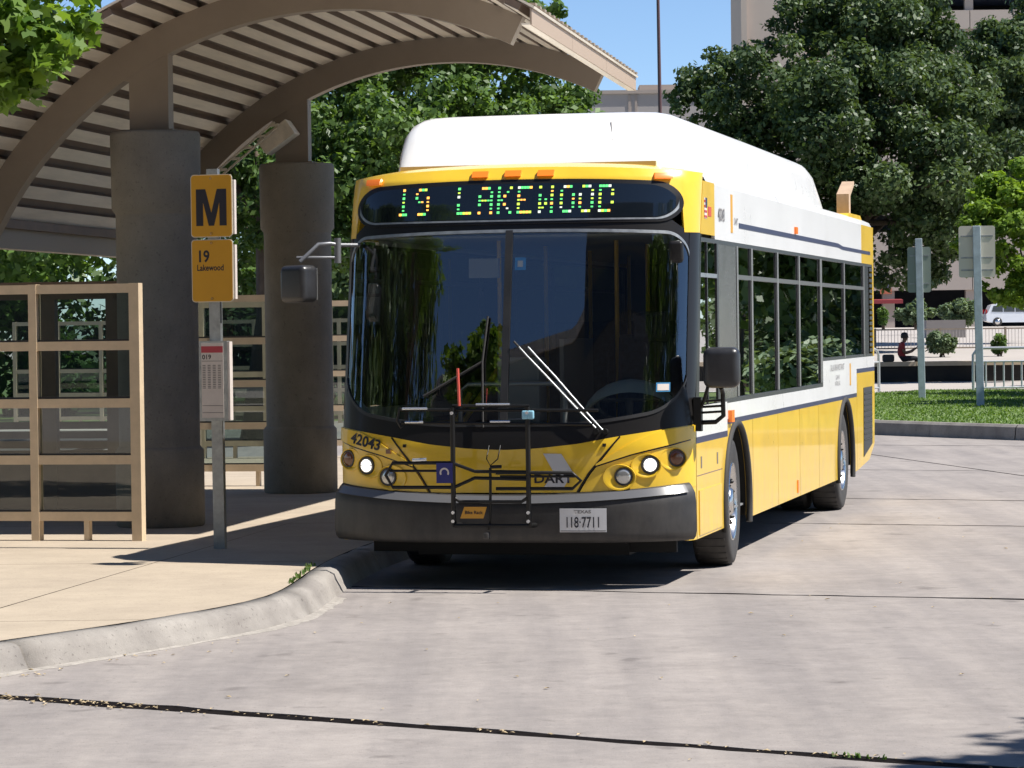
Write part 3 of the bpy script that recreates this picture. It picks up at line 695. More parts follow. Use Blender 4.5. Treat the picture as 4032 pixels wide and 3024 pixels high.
# rear: hump, exhaust, end wall
o = obj('engine_hump', MB().prism([(10.5, 2.9), (10.7, 2.985), (11.7, 2.99), (12.0, 2.9)], lambda u, v, k_: (-1.2 + 2.4 * k_, u, v)).mesh('hump'), M_yel, bus); bevel(o, .02, 3)
m_ = MB().prism([(11.45, 2.93), (11.60, 2.93), (11.60, 3.20), (11.95, 3.33), (11.95, 3.37), (11.45, 3.215)], lambda u, v, k_: (.98 + .13 * k_, u, v))
bevel(obj('exhaust_stack', m_.mesh('stack'), mat('exhaust_tan', (.50, .36, .24), .5, noise=.15, scale=9), bus), .008)
obj('rear_wall', MB().box(-HW + .03, HW - .03, 12.03, 12.06, .55, 2.87).mesh('rear'), M_yel, bus)
obj('tail_lamp', MB().box(HW - .14, HW - .03, 12.061, 12.09, .62, .80).mesh('tail'), mat('tail_red', (.4, .01, .01), .2), bus)
# underbody and interior
u_ = MB(); u_.box(-.8, .8, .35, 11.9, .30, .42); u_.box(-1.24, 1.24, 3.05, 8.55, .335, .42); u_.box(-1.24, 1.24, 10.1, 11.6, .42, .5); u_.box(-1.1, 1.1, .55, 1.55, .34, .42)
u_.box(-.78, .78, .6, 1.6, .2, .36); u_.box(-1.12, 1.12, .62, .66, .22, .42); obj('underbody', u_.mesh('under'), M_und, bus)
u_ = MB(); u_.tube([(-1.05, 2.31, .42), (1.05, 2.31, .42)], .07, 10); u_.tube([(-1.0, 9.33, .45), (1.0, 9.33, .45)], .1, 10); obj('axles', u_.mesh('axles'), M_und, bus)
u_ = MB(); u_.box(-1.25, 1.25, .62, 11.9, .425, .44); obj('cabin_floor', u_.mesh('floor'), M_int, bus)
obj('cabin_ceiling', MB().box(-1.2, 1.2, .95, 11.9, 2.50, 2.515).mesh('ceil'), mat('ceiling_grey', (.30, .31, .31), .7), bus)
obj('cabin_bulkhead', MB().box(-1.25, 1.25, 11.25, 11.3, .44, 2.5).mesh('bulk'), M_int, bus)
vs = []; n = 30                                                               # dashboard follows the windshield foot
A, B = [], []
for i in range(n + 1):
    x = -1.2 + 2.4 * i / n; y = yb(x) + rake(1.2) + .03; A.append((x, y, gl_b(x) - .03)); B.append((x, max(y + .30, .62 + .05 * math.cos(x * 2)), gl_b(x) - .05))
m_ = MB().add(A + B, [(k_, k_ + 1, n + 2 + k_, n + 1 + k_) for k_ in range(n)], True); obj('dashboard', m_.mesh('dash'), M_dash, bus)
vs = []; fs = []
for i in range(13):
    for j in range(9):
        a = PI * i / 12; r = math.sin(PI * (j + 1) / 10); vs.append((.80 - .36 * math.cos(a), .62 + .16 * (j / 8 - .3), 1.16 + .30 * math.sin(a) * (.55 + .45 * r)))
for i in range(12):
    for j in range(8): fs.append((i * 9 + j, i * 9 + j + 1, (i + 1) * 9 + j + 1, (i + 1) * 9 + j))
obj('instrument_hood', MB().add(vs, fs, True).mesh('hood'), M_dash, bus)
sw = MB(); c = Vector((.72, 1.0, 1.30)); ax1 = Vector((1, 0, 0)); ax2 = Vector((0, .75, .55)).normalized()
sw.tube([c + (ax1 * math.cos(2 * PI * k_ / 24) + ax2 * math.sin(2 * PI * k_ / 24)) * .24 for k_ in range(25)], .016, 8, False); sw.tube([c + ax1 * .24, c - ax1 * .24], .014, 6); sw.tube([c, c + Vector((0, -.2, -.45))], .03, 8)
obj('steering_wheel', sw.mesh('wheel'), M_rub, bus)
sm = MB(); sm.box(.42, .98, 1.42, 1.98, .85, .98); sm.obox((.70, 2.02, 1.36), (1, 0, 0), (0, 1, -.15), (0, .15, 1), .26, .05, .42); sm.box(.56, .84, 1.98, 2.06, 1.72, 1.95); sm.box(.6, .8, 1.55, 1.85, .44, .86)
bevel(obj('driver_seat', sm.mesh('seat'), M_seat, bus), .03, 2)
seatm = MB(); seatm.box(-.44, .44, 0, .42, .40, .48); seatm.obox((0, .46, .82), (1, 0, 0), (0, 1, -.12), (0, .12, 1), .43, .035, .38); seatm.box(-.3, .3, .12, .3, 0, .4); seatme = seatm.mesh('seat')
for k_ in range(8):
    for sx_ in (-1, 1):
        obj('passenger_seat', seatme, M_seat, bus, loc=(sx_ * .80, 3.4 + k_ * .92, .44 + (.25 if k_ > 4 else 0)))
for (x, y) in ((-.42, 1.75), (.40, 2.2), (-.42, 3.4), (.42, 3.4), (-.42, 5.2), (.42, 6.1), (-.42, 7.0)):
    m_ = MB(); m_.tube([(x, y, .44), (x, y, 2.5)], .018, 8); obj('grab_pole', m_.mesh('pole'), M_pole, bus)
m_ = MB(); m_.tube([(-1.0, 1.45, .62), (-.42, 1.75, 1.55)], .022, 8); m_.tube([(-.86, 1.2, .7), (-.60, 1.5, 1.35)], .022, 8); obj('grab_pole', m_.mesh('slanted_pole'), M_pole, bus)
m_ = MB(); m_.tube([(-.50, .8, .95), (-.50, .8, 1.38), (-.44, .8, 1.43), (.22, .8, 1.43), (.28, .8, 1.36), (.28, .8, .95)], .018, 8); obj('modesty_rail', m_.mesh('rail'), mat('rail_steel', (.5, .5, .5), .3, metal=.7), bus)
fb = MB().box(-.26, .06, .95, 1.2, .44, 1.62); bevel(obj('fare_box', fb.mesh('fare'), mat('fare_box', (.25, .27, .28), .4), bus), .02)
obj('driver_barrier', MB().box(.18, .21, 1.1, 2.2, .44, 1.75).mesh('barrier'), M_int, bus)
obj('front_monitor', MB().box(-.38, -.16, .62, .66, 2.20, 2.34).mesh('monitor'), M_int, bus)
# --- wheels
def wheel_meshes():
    t_ = MB().lathe([(.30, -.13), (.36, -.14), (.43, -.145), (.468, -.135), (.487, -.10), (.489, 0), (.487, .10), (.468, .135), (.43, .145), (.36, .14), (.30, .13)], axis='x', n=48)
    for k_ in range(40):
        a = 2 * PI * k_ / 40
        t_.obox((0, math.cos(a) * .487, math.sin(a) * .487), (1, 0, 0), (0, math.cos(a), math.sin(a)), (0, -math.sin(a), math.cos(a)), .11, .004, .008)
    r_ = MB().lathe([(.302, .128), (.296, .138), (.280, .125), (.268, .06), (.255, .03), (.215, .025), (.17, .045), (.15, .06), (.12, .065), (.105, .12), (.09, .135), (.0, .137)], axis='x', n=40)
    hole = MB().lathe([(.0, 0), (.030, 0), (.034, .006)], (0, 0, 0), 'x', 14); nut = MB().lathe([(.021, 0), (.019, .035), (.012, .075), (0, .085)], (0, 0, 0), 'x', 10)
    return t_.mesh('tyre'), r_.mesh('rim'), hole.mesh('hole'), nut.mesh('nut')
TY, RI, HO, NU = wheel_meshes()
for (y, s_) in ((2.31, 1), (2.31, -1), (9.33, 1), (9.33, -1)):
    wl = obj('wheel', RI, M_chr, bus, loc=(s_ * (HW - .165), y, .487), rz=(0 if s_ > 0 else PI))
    if y < 3: wl.rotation_euler = (.1, 0, (0 if s_ > 0 else PI) + .05)
    else: wl.rotation_euler = (.35, 0, (0 if s_ > 0 else PI))
    obj('tyre', TY, M_rub, wl)
    for k_ in range(10):
        a_ = 2 * PI * k_ / 10; obj('rim_hole', HO, M_und, wl, loc=(.0315, math.cos(a_) * .235, math.sin(a_) * .235))
        a_ += PI / 10; obj('wheel_nut', NU, M_steel, wl, loc=(.05, math.cos(a_) * .168, math.sin(a_) * .168))
    if y > 3: obj('tyre', TY, M_rub, wl, loc=(-.33, 0, 0))
# --- mirrors
def rbox(name, c, sx, sy, sz, mtl, parent, bev=.05, rz=0):
    m_ = MB().box(-sx / 2, sx / 2, -sy / 2, sy / 2, -sz / 2, sz / 2); o = obj(name, m_.mesh(name), mtl, parent, loc=c, rz=rz)
    for p in o.data.polygons: p.use_smooth = True
    bevel(o, bev, 5); return o
mr = rbox('mirror', (1.512, .30, 1.54), .255, .19, .285, M_mirror, bus, .055, .1)
g_ = MB().box(-.105, .105, .0955, .099, -.12, .12); obj('mirror_glass', g_.mesh('glass'), M_lens, mr)
m_ = MB(); m_.tube([(1.50, .32, 1.40), (1.50, .40, 1.36), (1.50, .42, 1.20), (1.44, .45, 1.155), (1.31, .48, 1.15)], .017, 8); m_.tube([(1.40, .36, 1.40), (1.36, .42, 1.30), (1.31, .47, 1.22)], .012, 8)
for z in (1.31, 1.27, 1.23): m_.tube([(1.50, .42, z), (1.33, .47, z - .01)], .009, 6)
m_.box(1.285, 1.34, .43, .50, 1.09, 1.33); obj('mirror_arm', m_.mesh('arm'), M_steel, mr).matrix_parent_inverse = Matrix.Rotation(-.1, 4, 'Z') @ Matrix.Translation((-1.512, -.30, -1.54))
ml = rbox('mirror', (-1.53, .18, 2.17), .25, .17, .27, M_mirror, bus, .045, -.5)
g_ = MB().box(-.10, .10, .0855, .089, -.115, .115); obj('mirror_glass', g_.mesh('glass'), M_lens, ml)
m_ = MB(); m_.tube([(-1.16, .48, 2.45), (-1.27, .36, 2.45), (-1.33, .30, 2.46), (-1.40, .25, 2.455), (-1.52, .18, 2.33)], .015, 8); m_.tube([(-1.29, .34, 2.36), (-1.44, .22, 2.36), (-1.55, .2, 2.36)], .011, 8); m_.tube([(-1.285, .345, 2.50), (-1.285, .345, 2.32)], .025, 10)
o = obj('mirror_arm', m_.mesh('arm'), mat('mirror_arm_grey', (.16, .165, .175), .4, metal=.3), ml); o.matrix_parent_inverse = Matrix.Rotation(.5, 4, 'Z') @ Matrix.Translation((1.53, -.18, -2.17))
ml2 = rbox('mirror', (1.16, .50, 2.36), .11, .08, .16, M_blk, bus, .03, .2)
# --- bike rack folded up in front
m_ = MB(); YR = -.30
m_.tube([(-.285, YR, .47), (.25, YR, .47)], .013, 8)
rack = obj('bike_rack', m_.mesh('rack'), M_steel, bus)
for x in (-.285, .25): m_ = MB(); m_.tube([(x, -.10, .46), (x, YR + .02, .47), (x, YR, .52), (x, YR, 1.29)], .0175, 8); obj('rack_post', m_.mesh('post'), M_steel, rack)
def rt(name, pts, r=.012, mtl=M_steel): m_ = MB(); m_.tube(pts, r, 8); return obj(name, m_.mesh(name), mtl, rack)
rt('rack_bar', [(-.67, YR + .03, 1.275), (.74, YR + .03, 1.262)], .011)
rt('rack_bar', [(-.29, YR + .02, 1.30), (.26, YR + .02, 1.295)], .011)
rt('rack_bar', [(-.66, YR + .03, 1.185), (.12, YR + .03, 1.175), (.70, YR + .03, 1.165)], .010)
rt('rack_bar', [(-.67, YR + .03, 1.29), (-.69, YR + .03, 1.20), (-.66, YR + .03, 1.15)], .010)
for (a, b, z) in ((-.65, -.47, 1.282), (-.63, -.50, 1.188), (-.12, .12, 1.308), (-.02, .12, 1.19)): rt('rack_sleeve', [(a, YR + .018, z), (b, YR + .018, z)], .0085, mat('bright_steel', (.75, .77, .8), .2, metal=.8))
rt('rack_hook', [(-.235, YR, 1.30), (-.24, YR - .01, 1.56)], .010, mat('hook_red', (.65, .10, .07), .4))
for (x0, x1, z0, z1) in ((-.77, -.30, .735, .905), (.02, .62, .725, .835)):
    rt('wheel_tray', [(x1, YR, z1), (x0 + .05, YR, z1), (x0, YR, (z0 + z1) / 2), (x0 + .05, YR, z0), (x1, YR, z0)] if x0 < 0 else [(x0, YR, z1), (x1 - .06, YR, z1), (x1, YR, (z0 + z1) / 2), (x1 - .06, YR, z0), (x0, YR, z0)], .0125)
    rt('wheel_tray', [(x0 + .03, YR, (z0 + z1) / 2 + .03), (x1 - .03, YR, (z0 + z1) / 2 + .03)], .009)
rt('rack_brace', [(-.28, YR, .90), (-.13, YR, .845), (.25, YR, .84)], .012); rt('rack_brace', [(-.28, YR, .735), (-.13, YR, .80), (.25, YR, .79)], .012)
rt('rack_bar', [(-.02, YR, .87), (-.02, YR, .74), (-.03, YR + .02, .50), (-.05, YR + .05, .44)], .010); rt('rack_bar', [(-.02, YR, .875), (.06, YR, .878)], .012)
rt('rack_bar', [(-.27, YR - .01, .66), (-.24, YR - .01, .635), (.2, YR - .01, .635), (.24, YR - .01, .66)], .012)
rt('rack_cable', [(-.05, YR + .1, 1.02), (-.05, YR + .02, .93), (-.02, YR, .885), (.03, YR + .02, .93), (.03, YR + .1, 1.02)], .004)
rt('rack_handle', [(-.57, YR - .02, .925), (-.47, YR - .02, .93)], .012, mat('bright_steel', (.75, .77, .8), .2, metal=.8))
o = obj('rack_sign', MB().box(-.40, -.285, YR - .022, YR - .018, .765, .905).mesh('sign'), mat('sign_blue', (.015, .02, .16), .4), rack)
m_ = MB(); R1 = []; R2 = []
for k_ in range(21):
    a = math.radians(-30 + 240 * k_ / 20); R1.append((-.342 + .034 * math.cos(a), YR - .0235, .838 + .034 * math.sin(a))); R2.append((-.342 + .022 * math.cos(a), YR - .0235, .838 + .022 * math.sin(a)))
m_.add(R1 + R2, [(k_, k_ + 1, 22 + k_, 21 + k_) for k_ in range(20)]); obj('sign_emblem', m_.mesh('emblem', False), M_paper, o)
tg = obj('rack_tag', MB().prism([(-.235, .52), (-.07, .52), (-.045, .60), (-.205, .60)], lambda u, v, k_: (u, YR - .015 + .004 * k_, v)).mesh('tag'), mat('tag_orange', (.62, .30, .03), .5), rack)
me = text_mesh('Bike Rack', .032, .0006); remap(me, lambda u, v: Vector((-.138 + u, YR - .0175, .56 + v))); obj('tag_lettering', me, M_ink, tg)
for x in (-.285, .25):
    for z in (.50, .56, 1.25): obj('rack_bolt', MB().lathe([(.012, 0), (.012, .012)], (x, YR - .028, z), 'y', 8, True).mesh('bolt'), mat('bright_steel', (.75, .77, .8), .2, metal=.8), rack)
for x in (.235, .275): rbox('rack_latch', (x, YR - .01, 1.235), .045, .03, .06, mat('latch_blue', (.25, .5, .62), .4), rack, .01)
rbox('rack_clamp', (-.05, YR, .40), .04, .05, .05, M_bump, rack, .01)

# ------------------------------------------------------------------ the shelter canopy
SA = math.radians(9.2); C1 = (-3.08, 26.5)
shel = empty('canopy_shelter', 'arched platform canopy with brown steel arch beams on grey concrete columns', 'shelter', (C1[0], C1[1], .15), -SA)
# local frame: x across the platform, y along it, z above the platform
CC = (1.655, .965); RI_, RO_ = 3.48, 3.735
def ap(a, r): return (CC[0] + r * math.cos(a), CC[1] + r * math.sin(a))
A_R = math.atan2(4.22 - .15 - CC[1], 3.14 - CC[0]); A_L = math.radians(157)
def arch(name, t, th):
    vs = []; fs = []; n = 48
    for i in range(n + 1):
        a = A_R + (A_L - A_R) * i / n
        for r, dy in ((RI_, -th), (RO_, -th), (RO_, th), (RI_, th)): x, z = ap(a, r); vs.append((x, t + dy, z))
    for i in range(n):
        for k_ in range(4): fs.append((i * 4 + k_, i * 4 + (k_ + 1) % 4, (i + 1) * 4 + (k_ + 1) % 4, (i + 1) * 4 + k_))
    fs += [(0, 1, 2, 3), tuple(n * 4 + k_ for k_ in range(4))[::-1]]
    return obj(name, MB().add(vs, fs).mesh('arch'), M_brn, shel)
for t in (0, 5.36):
    arch('arch_beam', t, .085)
    # leg plate between the column and the beam
    zl = CC[1] + math.sqrt(RI_ ** 2 - (CC[0] + .20) ** 2); zr = CC[1] + math.sqrt(RI_ ** 2 - (CC[0] - .15) ** 2)
    m_ = MB().prism([(-.205, 3.42), (.145, 3.42), (.145, zr + .0), (.17, zr + .08), (-.12, zl + .16), (-.245, zl - .03), (-.205, zl - .04)], lambda u, v, k_: (u, t - .08 + .16 * k_, v))
    obj('beam_leg', m_.mesh('leg'), M_brn, shel)
    obj('base_plate', MB().box(-.26, .2, t - .15, t + .15, 3.425, 3.45).mesh('plate'), M_brn, shel)
    m_ = MB().lathe([(.37, 0), (.385, .02), (.385, .66), (.36, .69), (.352, .70), (.352, 2.70), (.356, 2.72), (.385, 2.76), (.392, 3.40), (.380, 3.43), (0, 3.43)], (0, t, 0), 'z', 40)
    obj('column', m_.mesh('column'), M_colc, shel)
# roof: separate pans between dark ribs
T0, T1 = -1.3, 5.78
step = .222 / (RO_ + .03); a = math.atan2(CC[1] * 0 + math.sqrt(3.8 ** 2 - 1.82 ** 2), 1.82); aEnd = math.radians(153)
RP = RO_ + .045; n_pan = int((aEnd - a) / step)
def strip(a0, a1, r0, r1, t0, t1, mtl, name):
    P = [ap(a0, r0), ap(a1, r0), ap(a1, r1), ap(a0, r1)]
    return obj(name, MB().prism(P, lambda u, v, k_: (u, t0 + (t1 - t0) * k_, v)).mesh(name), mtl, shel)
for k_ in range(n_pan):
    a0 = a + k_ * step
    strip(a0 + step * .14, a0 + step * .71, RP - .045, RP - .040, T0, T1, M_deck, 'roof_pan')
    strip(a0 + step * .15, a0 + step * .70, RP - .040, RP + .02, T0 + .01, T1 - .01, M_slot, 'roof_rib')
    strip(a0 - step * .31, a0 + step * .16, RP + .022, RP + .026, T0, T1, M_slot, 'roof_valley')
strip(a, aEnd, RP + .03, RP + .04, T0, T1, M_deck, 'roof_skin') if False else None
vs = []; fs = []; n = 40
for i in range(n + 1):
    q = a - .02 + (aEnd - a + .04) * i / n
    for r, t in ((RP + .03, T0), (RP + .05, T0), (RP + .05, T1), (RP + .03, T1)): x, z = ap(q, r); vs.append((x, t, z))
for i in range(n):
    for k_ in range(4): fs.append((i * 4 + k_, i * 4 + (k_ + 1) % 4, (i + 1) * 4 + (k_ + 1) % 4, (i + 1) * 4 + k_))
fs += [(0, 1, 2, 3), tuple(n * 4 + k_ for k_ in range(4))[::-1]]
obj('roof_skin', MB().add(vs, fs).mesh('skin'), M_deck, shel)
# eaves
ex, ez = ap(a - .012, RP)
for k_ in range(3):
    t0 = T0 + (T1 - T0) * k_ / 3 + .004; t1 = T0 + (T1 - T0) * (k_ + 1) / 3 - .004
    obj('eave_fascia', MB().box(ex + .01, ex + .025, t0, t1, ez - .12, ez + .04).mesh('fascia'), mat('fascia_tan', (.36, .275, .205), .5), shel)
obj('eave_ledge', MB().box(ex - .06, ex + .01, T0, T1, ez - .12, ez - .105).mesh('ledge'), M_deck, shel)
for k_ in range(28):
    t = T0 + .1 + (T1 - T0 - .2) * k_ / 27; obj('deck_nub', MB().box(ex - .02, ex + .05, t - .05, t + .05, ez + .042, ez + .062).mesh('nub'), M_brn, shel)
lx, lz = ap(aEnd, RP - .02)
obj('eave_gutter', MB().box(lx - .14, lx + .02, T0, T1, lz - .20, lz + .03).mesh('gutter'), mat('gutter_paint', (.34, .29, .23), .55), shel)
obj('eave_rail', MB().box(lx + .03, lx + .10, T0, T1, lz - .02, lz + .06).mesh('rail'), M_slot, shel)
# floodlight box and its conduit by the second column
fl = obj('floodlight', MB().obox((-.14, 5.15, 3.70), (.8, 0, .56), (0, 1, 0), (-.56, 0, .8), .19, .12, .09).mesh('flood'), M_deck, shel); bevel(fl, .01)
m_ = MB(); m_.tube([(-.76, 5.0, 3.36), (-.14, 5.0, 3.85)], .012, 6); m_.tube([(-.70, 5.0, 3.32), (-.12, 5.0, 3.79)], .012, 6)
for k_ in range(5): m_.obox((-.70 + .14 * k_, 5.0, 3.37 + .112 * k_), (1, 0, .1), (0, 1, 0), (0, 0, 1), .04, .02, .012)
obj('conduit', m_.mesh('conduit'), M_deck, shel)

# ------------------------------------------------------------------ glazed windscreens
RZ = [.20, .66, 1.12, 1.586, 2.05]
def windscreen(label, loc, rz, bays, wbay=.873, group=None):
    r_ = empty('windscreen', label, 'windscreen', loc, rz, group)
    n = bays
    for i in range(n + 1):
        x = -i * wbay
        wd = .042 if i == 0 else .034
        obj('post', MB().box(x - wd, x + wd, -.05, .05, 0 if True else .2, 2.09).mesh('post'), M_tan, r_)
        if i < n:
            obj('leg', MB().box(x - wbay / 2 - .022, x - wbay / 2 + .022, -.035, .035, 0, .17).mesh('leg'), M_tan, r_)
            for k_, z in enumerate(RZ):
                h = .037
                obj('rail', MB().box(x - wbay + .034, x - (.042 if i == 0 else .034), -.045, .045, z - h, z + h).mesh('rail'), M_tan, r_)
                if k_:
                    o = obj('pane', MB().add([(x - wbay + .036, 0, RZ[k_ - 1] + .037), (x - .044, 0, RZ[k_ - 1] + .037), (x - .044, 0, z - .037), (x - wbay + .036, 0, z - .037)], [(0, 1, 2, 3)]).mesh('pane'), M_glp, r_)
                    obj('pane_stop', MB().box(x - wbay + .036, x - .044, -.018, .018, RZ[k_ - 1] + .0375, RZ[k_ - 1] + .052).mesh('stop'), M_dk, r_)
    return r_
windscreen('tan framed glass windscreen with four rows of panes before the first column', (-3.04, 24.62, .15), -SA - .06, 3)
windscreen('shaded glass windscreen beside the second concrete column under the canopy', (-2.35, 33.1, .15), -SA, 2)
windscreen('sunlit glass windscreen past the far end of the canopy', (-1.55, 40.2, .15), -SA, 4)
fp2 = W(245, 700, 59)
windscreen('distant tan glass windscreen on the other platform, two bays', (fp2.x + .6, 59, .0), -SA, 3)
windscreen('distant long glass windscreen on the other platform, five bays', (fp2.x + 6.0, 60.5, .0), -SA, 5)
pt = empty('partition', 'dark brown steel partition with open windows under the canopy behind the front windscreen', 'partition', (-3.62, 27.6, .15), -SA)
for k_ in range(4): obj('pier', MB().box(-.62 * k_ - .05 - (.07 if k_ else .0), -.62 * k_ + .09, -.05, .05, 0, 2.12).mesh('pier'), M_slot, pt)
obj('low_panel', MB().box(-2.2, .09, -.04, .04, .02, .60).mesh('panel'), M_slot, pt)
obj('head_beam', MB().box(-2.2, .1, -.06, .06, 2.0, 2.16).mesh('head'), M_slot, pt)
# bench seat behind the front windscreen
be = empty('bench', 'dark slatted metal bench under the canopy behind the front windscreen', 'bench', (-4.3, 28.4, .15), -SA)
for k_ in range(5): obj('seat_slat', MB().box(-.75, .75, -.2 + k_ * .09, -.13 + k_ * .09, .43, .455).mesh('slat'), M_slot, be)
for k_ in range(4): obj('back_slat', MB().box(-.75, .75, .25, .275, .52 + k_ * .09, .59 + k_ * .09).mesh('slat'), M_slot, be)
for x in (-.6, .6): obj('leg', MB().box(x - .03, x + .03, -.18, .26, 0, .43).mesh('leg'), M_dk, be)

# ------------------------------------------------------------------ bus stop sign
bs = empty('bus_stop_sign', 'grey steel post with two yellow bus stop signs and a timetable case', 'sign', (-2.285, 23.61, .15), -.26)
m_ = MB().box(-.045, .045, -.022, -.016, 0, 2.95); m_.box(-.045, -.038, -.0155, .03, 0, 2.95); m_.box(.038, .045, -.0155, .03, 0, 2.95)
obj('post', m_.mesh('post'), M_alu, bs).rotation_euler = (0, -.006, 0)
def rrect(hx, hz, r, n=6):
    P = []
    for cx, cz, a0 in ((hx - r, hz - r, 0), (-hx + r, hz - r, 90), (-hx + r, -hz + r, 180), (hx - r, -hz + r, 270)):
        P += [(cx + r * math.cos(math.radians(a0 + 90 * k_ / n)), cz + r * math.sin(math.radians(a0 + 90 * k_ / n))) for k_ in range(n + 1)]
    return P
def stop_panel(cz, txts, cx=-.02):
    rim = obj('sign_panel', MB().prism(rrect(.170, .243, .028), lambda u, v, k_: (cx + u, -.034 + .008 * k_, cz + v)).mesh('panel'), mat('sign_rim', (.66, .62, .50), .45), bs)
    f_ = obj('sign_face', MB().prism(rrect(.164, .237, .025), lambda u, v, k_: (cx + u, -.0375 + .003 * k_, cz + v)).mesh('face'), M_sig, rim)
    for (t, x, z, s, b, sx) in txts:
        if t == 'M':
            h_, v_, q_ = .125, .142, .058
            PM = [(-h_, -v_), (-h_ + q_, -v_), (-h_ + q_, v_ * .28), (-.022, -v_), (.022, -v_), (h_ - q_, v_ * .28), (h_ - q_, -v_), (h_, -v_), (h_, v_), (h_ - .078, v_), (0, -v_ * .30), (-h_ + .078, v_), (-h_, v_)]
            obj('sign_lettering', MB().prism(PM, lambda u, v, k_: (cx + u, -.0392 + .0010 * k_, cz + v - .012)).mesh('letter'), M_ink, rim); continue
        me = text_mesh(t, s, b, 'CENTER' if t == 'M' else 'LEFT', sx); remap(me, lambda u, v: Vector((cx + x + u, -.0385, cz + z + v))); obj('sign_lettering', me, M_ink, rim)
    for z in (-.215, .215): obj('bolt', MB().lathe([(.010, 0), (.010, .008), (0, .010)], (cx, -.046, cz + z), 'y', 8).mesh('bolt'), M_chr, rim)
    # box section bracket behind, showing its lit edge
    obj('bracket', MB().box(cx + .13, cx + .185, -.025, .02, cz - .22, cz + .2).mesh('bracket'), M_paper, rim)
stop_panel(2.663, [('M', 0, 0, 0, 0, 0)])
stop_panel(2.160, [('19', -.125, .108, .125, .0035, .85), ('Lakewood', -.125, .022, .066, .0015, .80)])
cs = obj('timetable_case', MB().box(-.125, .105, -.075, .0, .995, 1.615).mesh('case'), M_alu, bs)
obj('timetable', MB().box(-.105, .075, -.079, -.0755, 1.02, 1.60).mesh('paper'), M_paper, cs)
obj('timetable_header', MB().box(-.104, .074, -.0805, -.0795, 1.525, 1.575).mesh('head'), M_red, cs)
me = text_mesh('019', .05, .001); remap(me, lambda u, v: Vector((-.06 + u, -.0805, 1.49 + v))); obj('timetable_number', me, M_ink, cs)
for k_ in range(4):
    m_ = MB()
    for r in range(14): m_.add([(-.095 + k_ * .042, -.0805, 1.43 - r * .0135), (-.070 + k_ * .042, -.0805, 1.43 - r * .0135), (-.070 + k_ * .042, -.0805, 1.424 - r * .0135), (-.095 + k_ * .042, -.0805, 1.424 - r * .0135)], [(0, 1, 2, 3)])
    obj('timetable_column', m_.mesh('col', False), M_txt, cs)
for z in (1.46, 1.115, 1.06): obj('timetable_rule', MB().box(-.1, .07, -.0805, -.0796, z - .002, z + .002).mesh('rule'), M_txt, cs)
obj('case_side', MB().box(.107, .125, -.07, -.005, 1.0, 1.61).mesh('side'), M_paper, cs)

# ------------------------------------------------------------------ foliage
def leaves(name, clumps, n_total, size, mtl, parent, seed=0, lobed=False, up=.35, shell=.45):
    rg = np.random.default_rng(seed); cs_ = np.array([c for c, r in clumps], float); rs_ = np.array([r for c, r in clumps], float)
    if rs_.ndim == 1: rs_ = np.c_[rs_, rs_, rs_ * .75]
    wts = (rs_[:, 0] * rs_[:, 1]); wts /= wts.sum()
    idx = rg.choice(len(cs_), n_total, p=wts)
    d = rg.normal(size=(n_total, 3)); d /= np.linalg.norm(d, axis=1)[:, None]
    rad = shell + (1 - shell) * rg.random(n_total) ** .6
    rad *= 1 + .18 * rg.normal(size=n_total) * (rg.random(n_total) < .3)
    P = cs_[idx] + d * rs_[idx] * rad[:, None]
    nrm = d * .55 + rg.normal(size=(n_total, 3)) * .55 + np.array([0, 0, up]); nrm /= np.linalg.norm(nrm, axis=1)[:, None]
    a = np.cross(nrm, rg.normal(size=(n_total, 3))); a /= np.linalg.norm(a, axis=1)[:, None]; b = np.cross(nrm, a)
    s = size * (.6 + .8 * rg.random(n_total))[:, None]
    if lobed:
        k = 10; ang = np.arange(k) * 2 * PI / k; rr = np.where(np.arange(k) % 2 == 0, .60, .36); rr[5] = .2
        V_ = P[:, None, :] + s[:, None, :] * (rr[None, :, None] * (np.cos(ang)[None, :, None] * a[:, None, :] + np.sin(ang)[None, :, None] * b[:, None, :]) + (rr[None, :, None] ** 2) * -.25 * nrm[:, None, :])
    else:
        k = 4
        V_ = np.stack([P - a * s * .5, P + b * s * .3 + nrm * s * .06, P + a * s * .5, P - b * s * .3 + nrm * s * .06], 1)
    me = bpy.data.meshes.new(name); nv = n_total * k
    me.vertices.add(nv); me.vertices.foreach_set('co', V_.reshape(-1).astype(np.float32))
    me.loops.add(nv); me.loops.foreach_set('vertex_index', np.arange(nv, dtype=np.int32))
    me.polygons.add(n_total); me.polygons.foreach_set('loop_start', np.arange(0, nv, k, dtype=np.int32))
    me.update(calc_edges=True)
    at = me.attributes.new('tint', 'FLOAT', 'FACE')
    cl = rg.random(len(cs_))
    at.data.foreach_set('value', np.clip(.55 * rg.random(n_total) + .45 * cl[idx], 0, 1).astype(np.float32))
    return obj(name, me, mtl, parent)
def crown(center, r, n, csize, seed, squash=.85, bottom=-.6):
    rg = np.random.default_rng(seed); out = []
    while len(out) < n:
        d = rg.normal(size=3); d /= np.linalg.norm(d)
        if d[2] < bottom: continue
        q = .35 + .65 * rg.random() ** .5
        p = np.array(center) + d * np.array(r) * q
        s = csize * (.6 + .7 * rg.random()); out.append((tuple(p), (s, s, s * squash)))
    return out
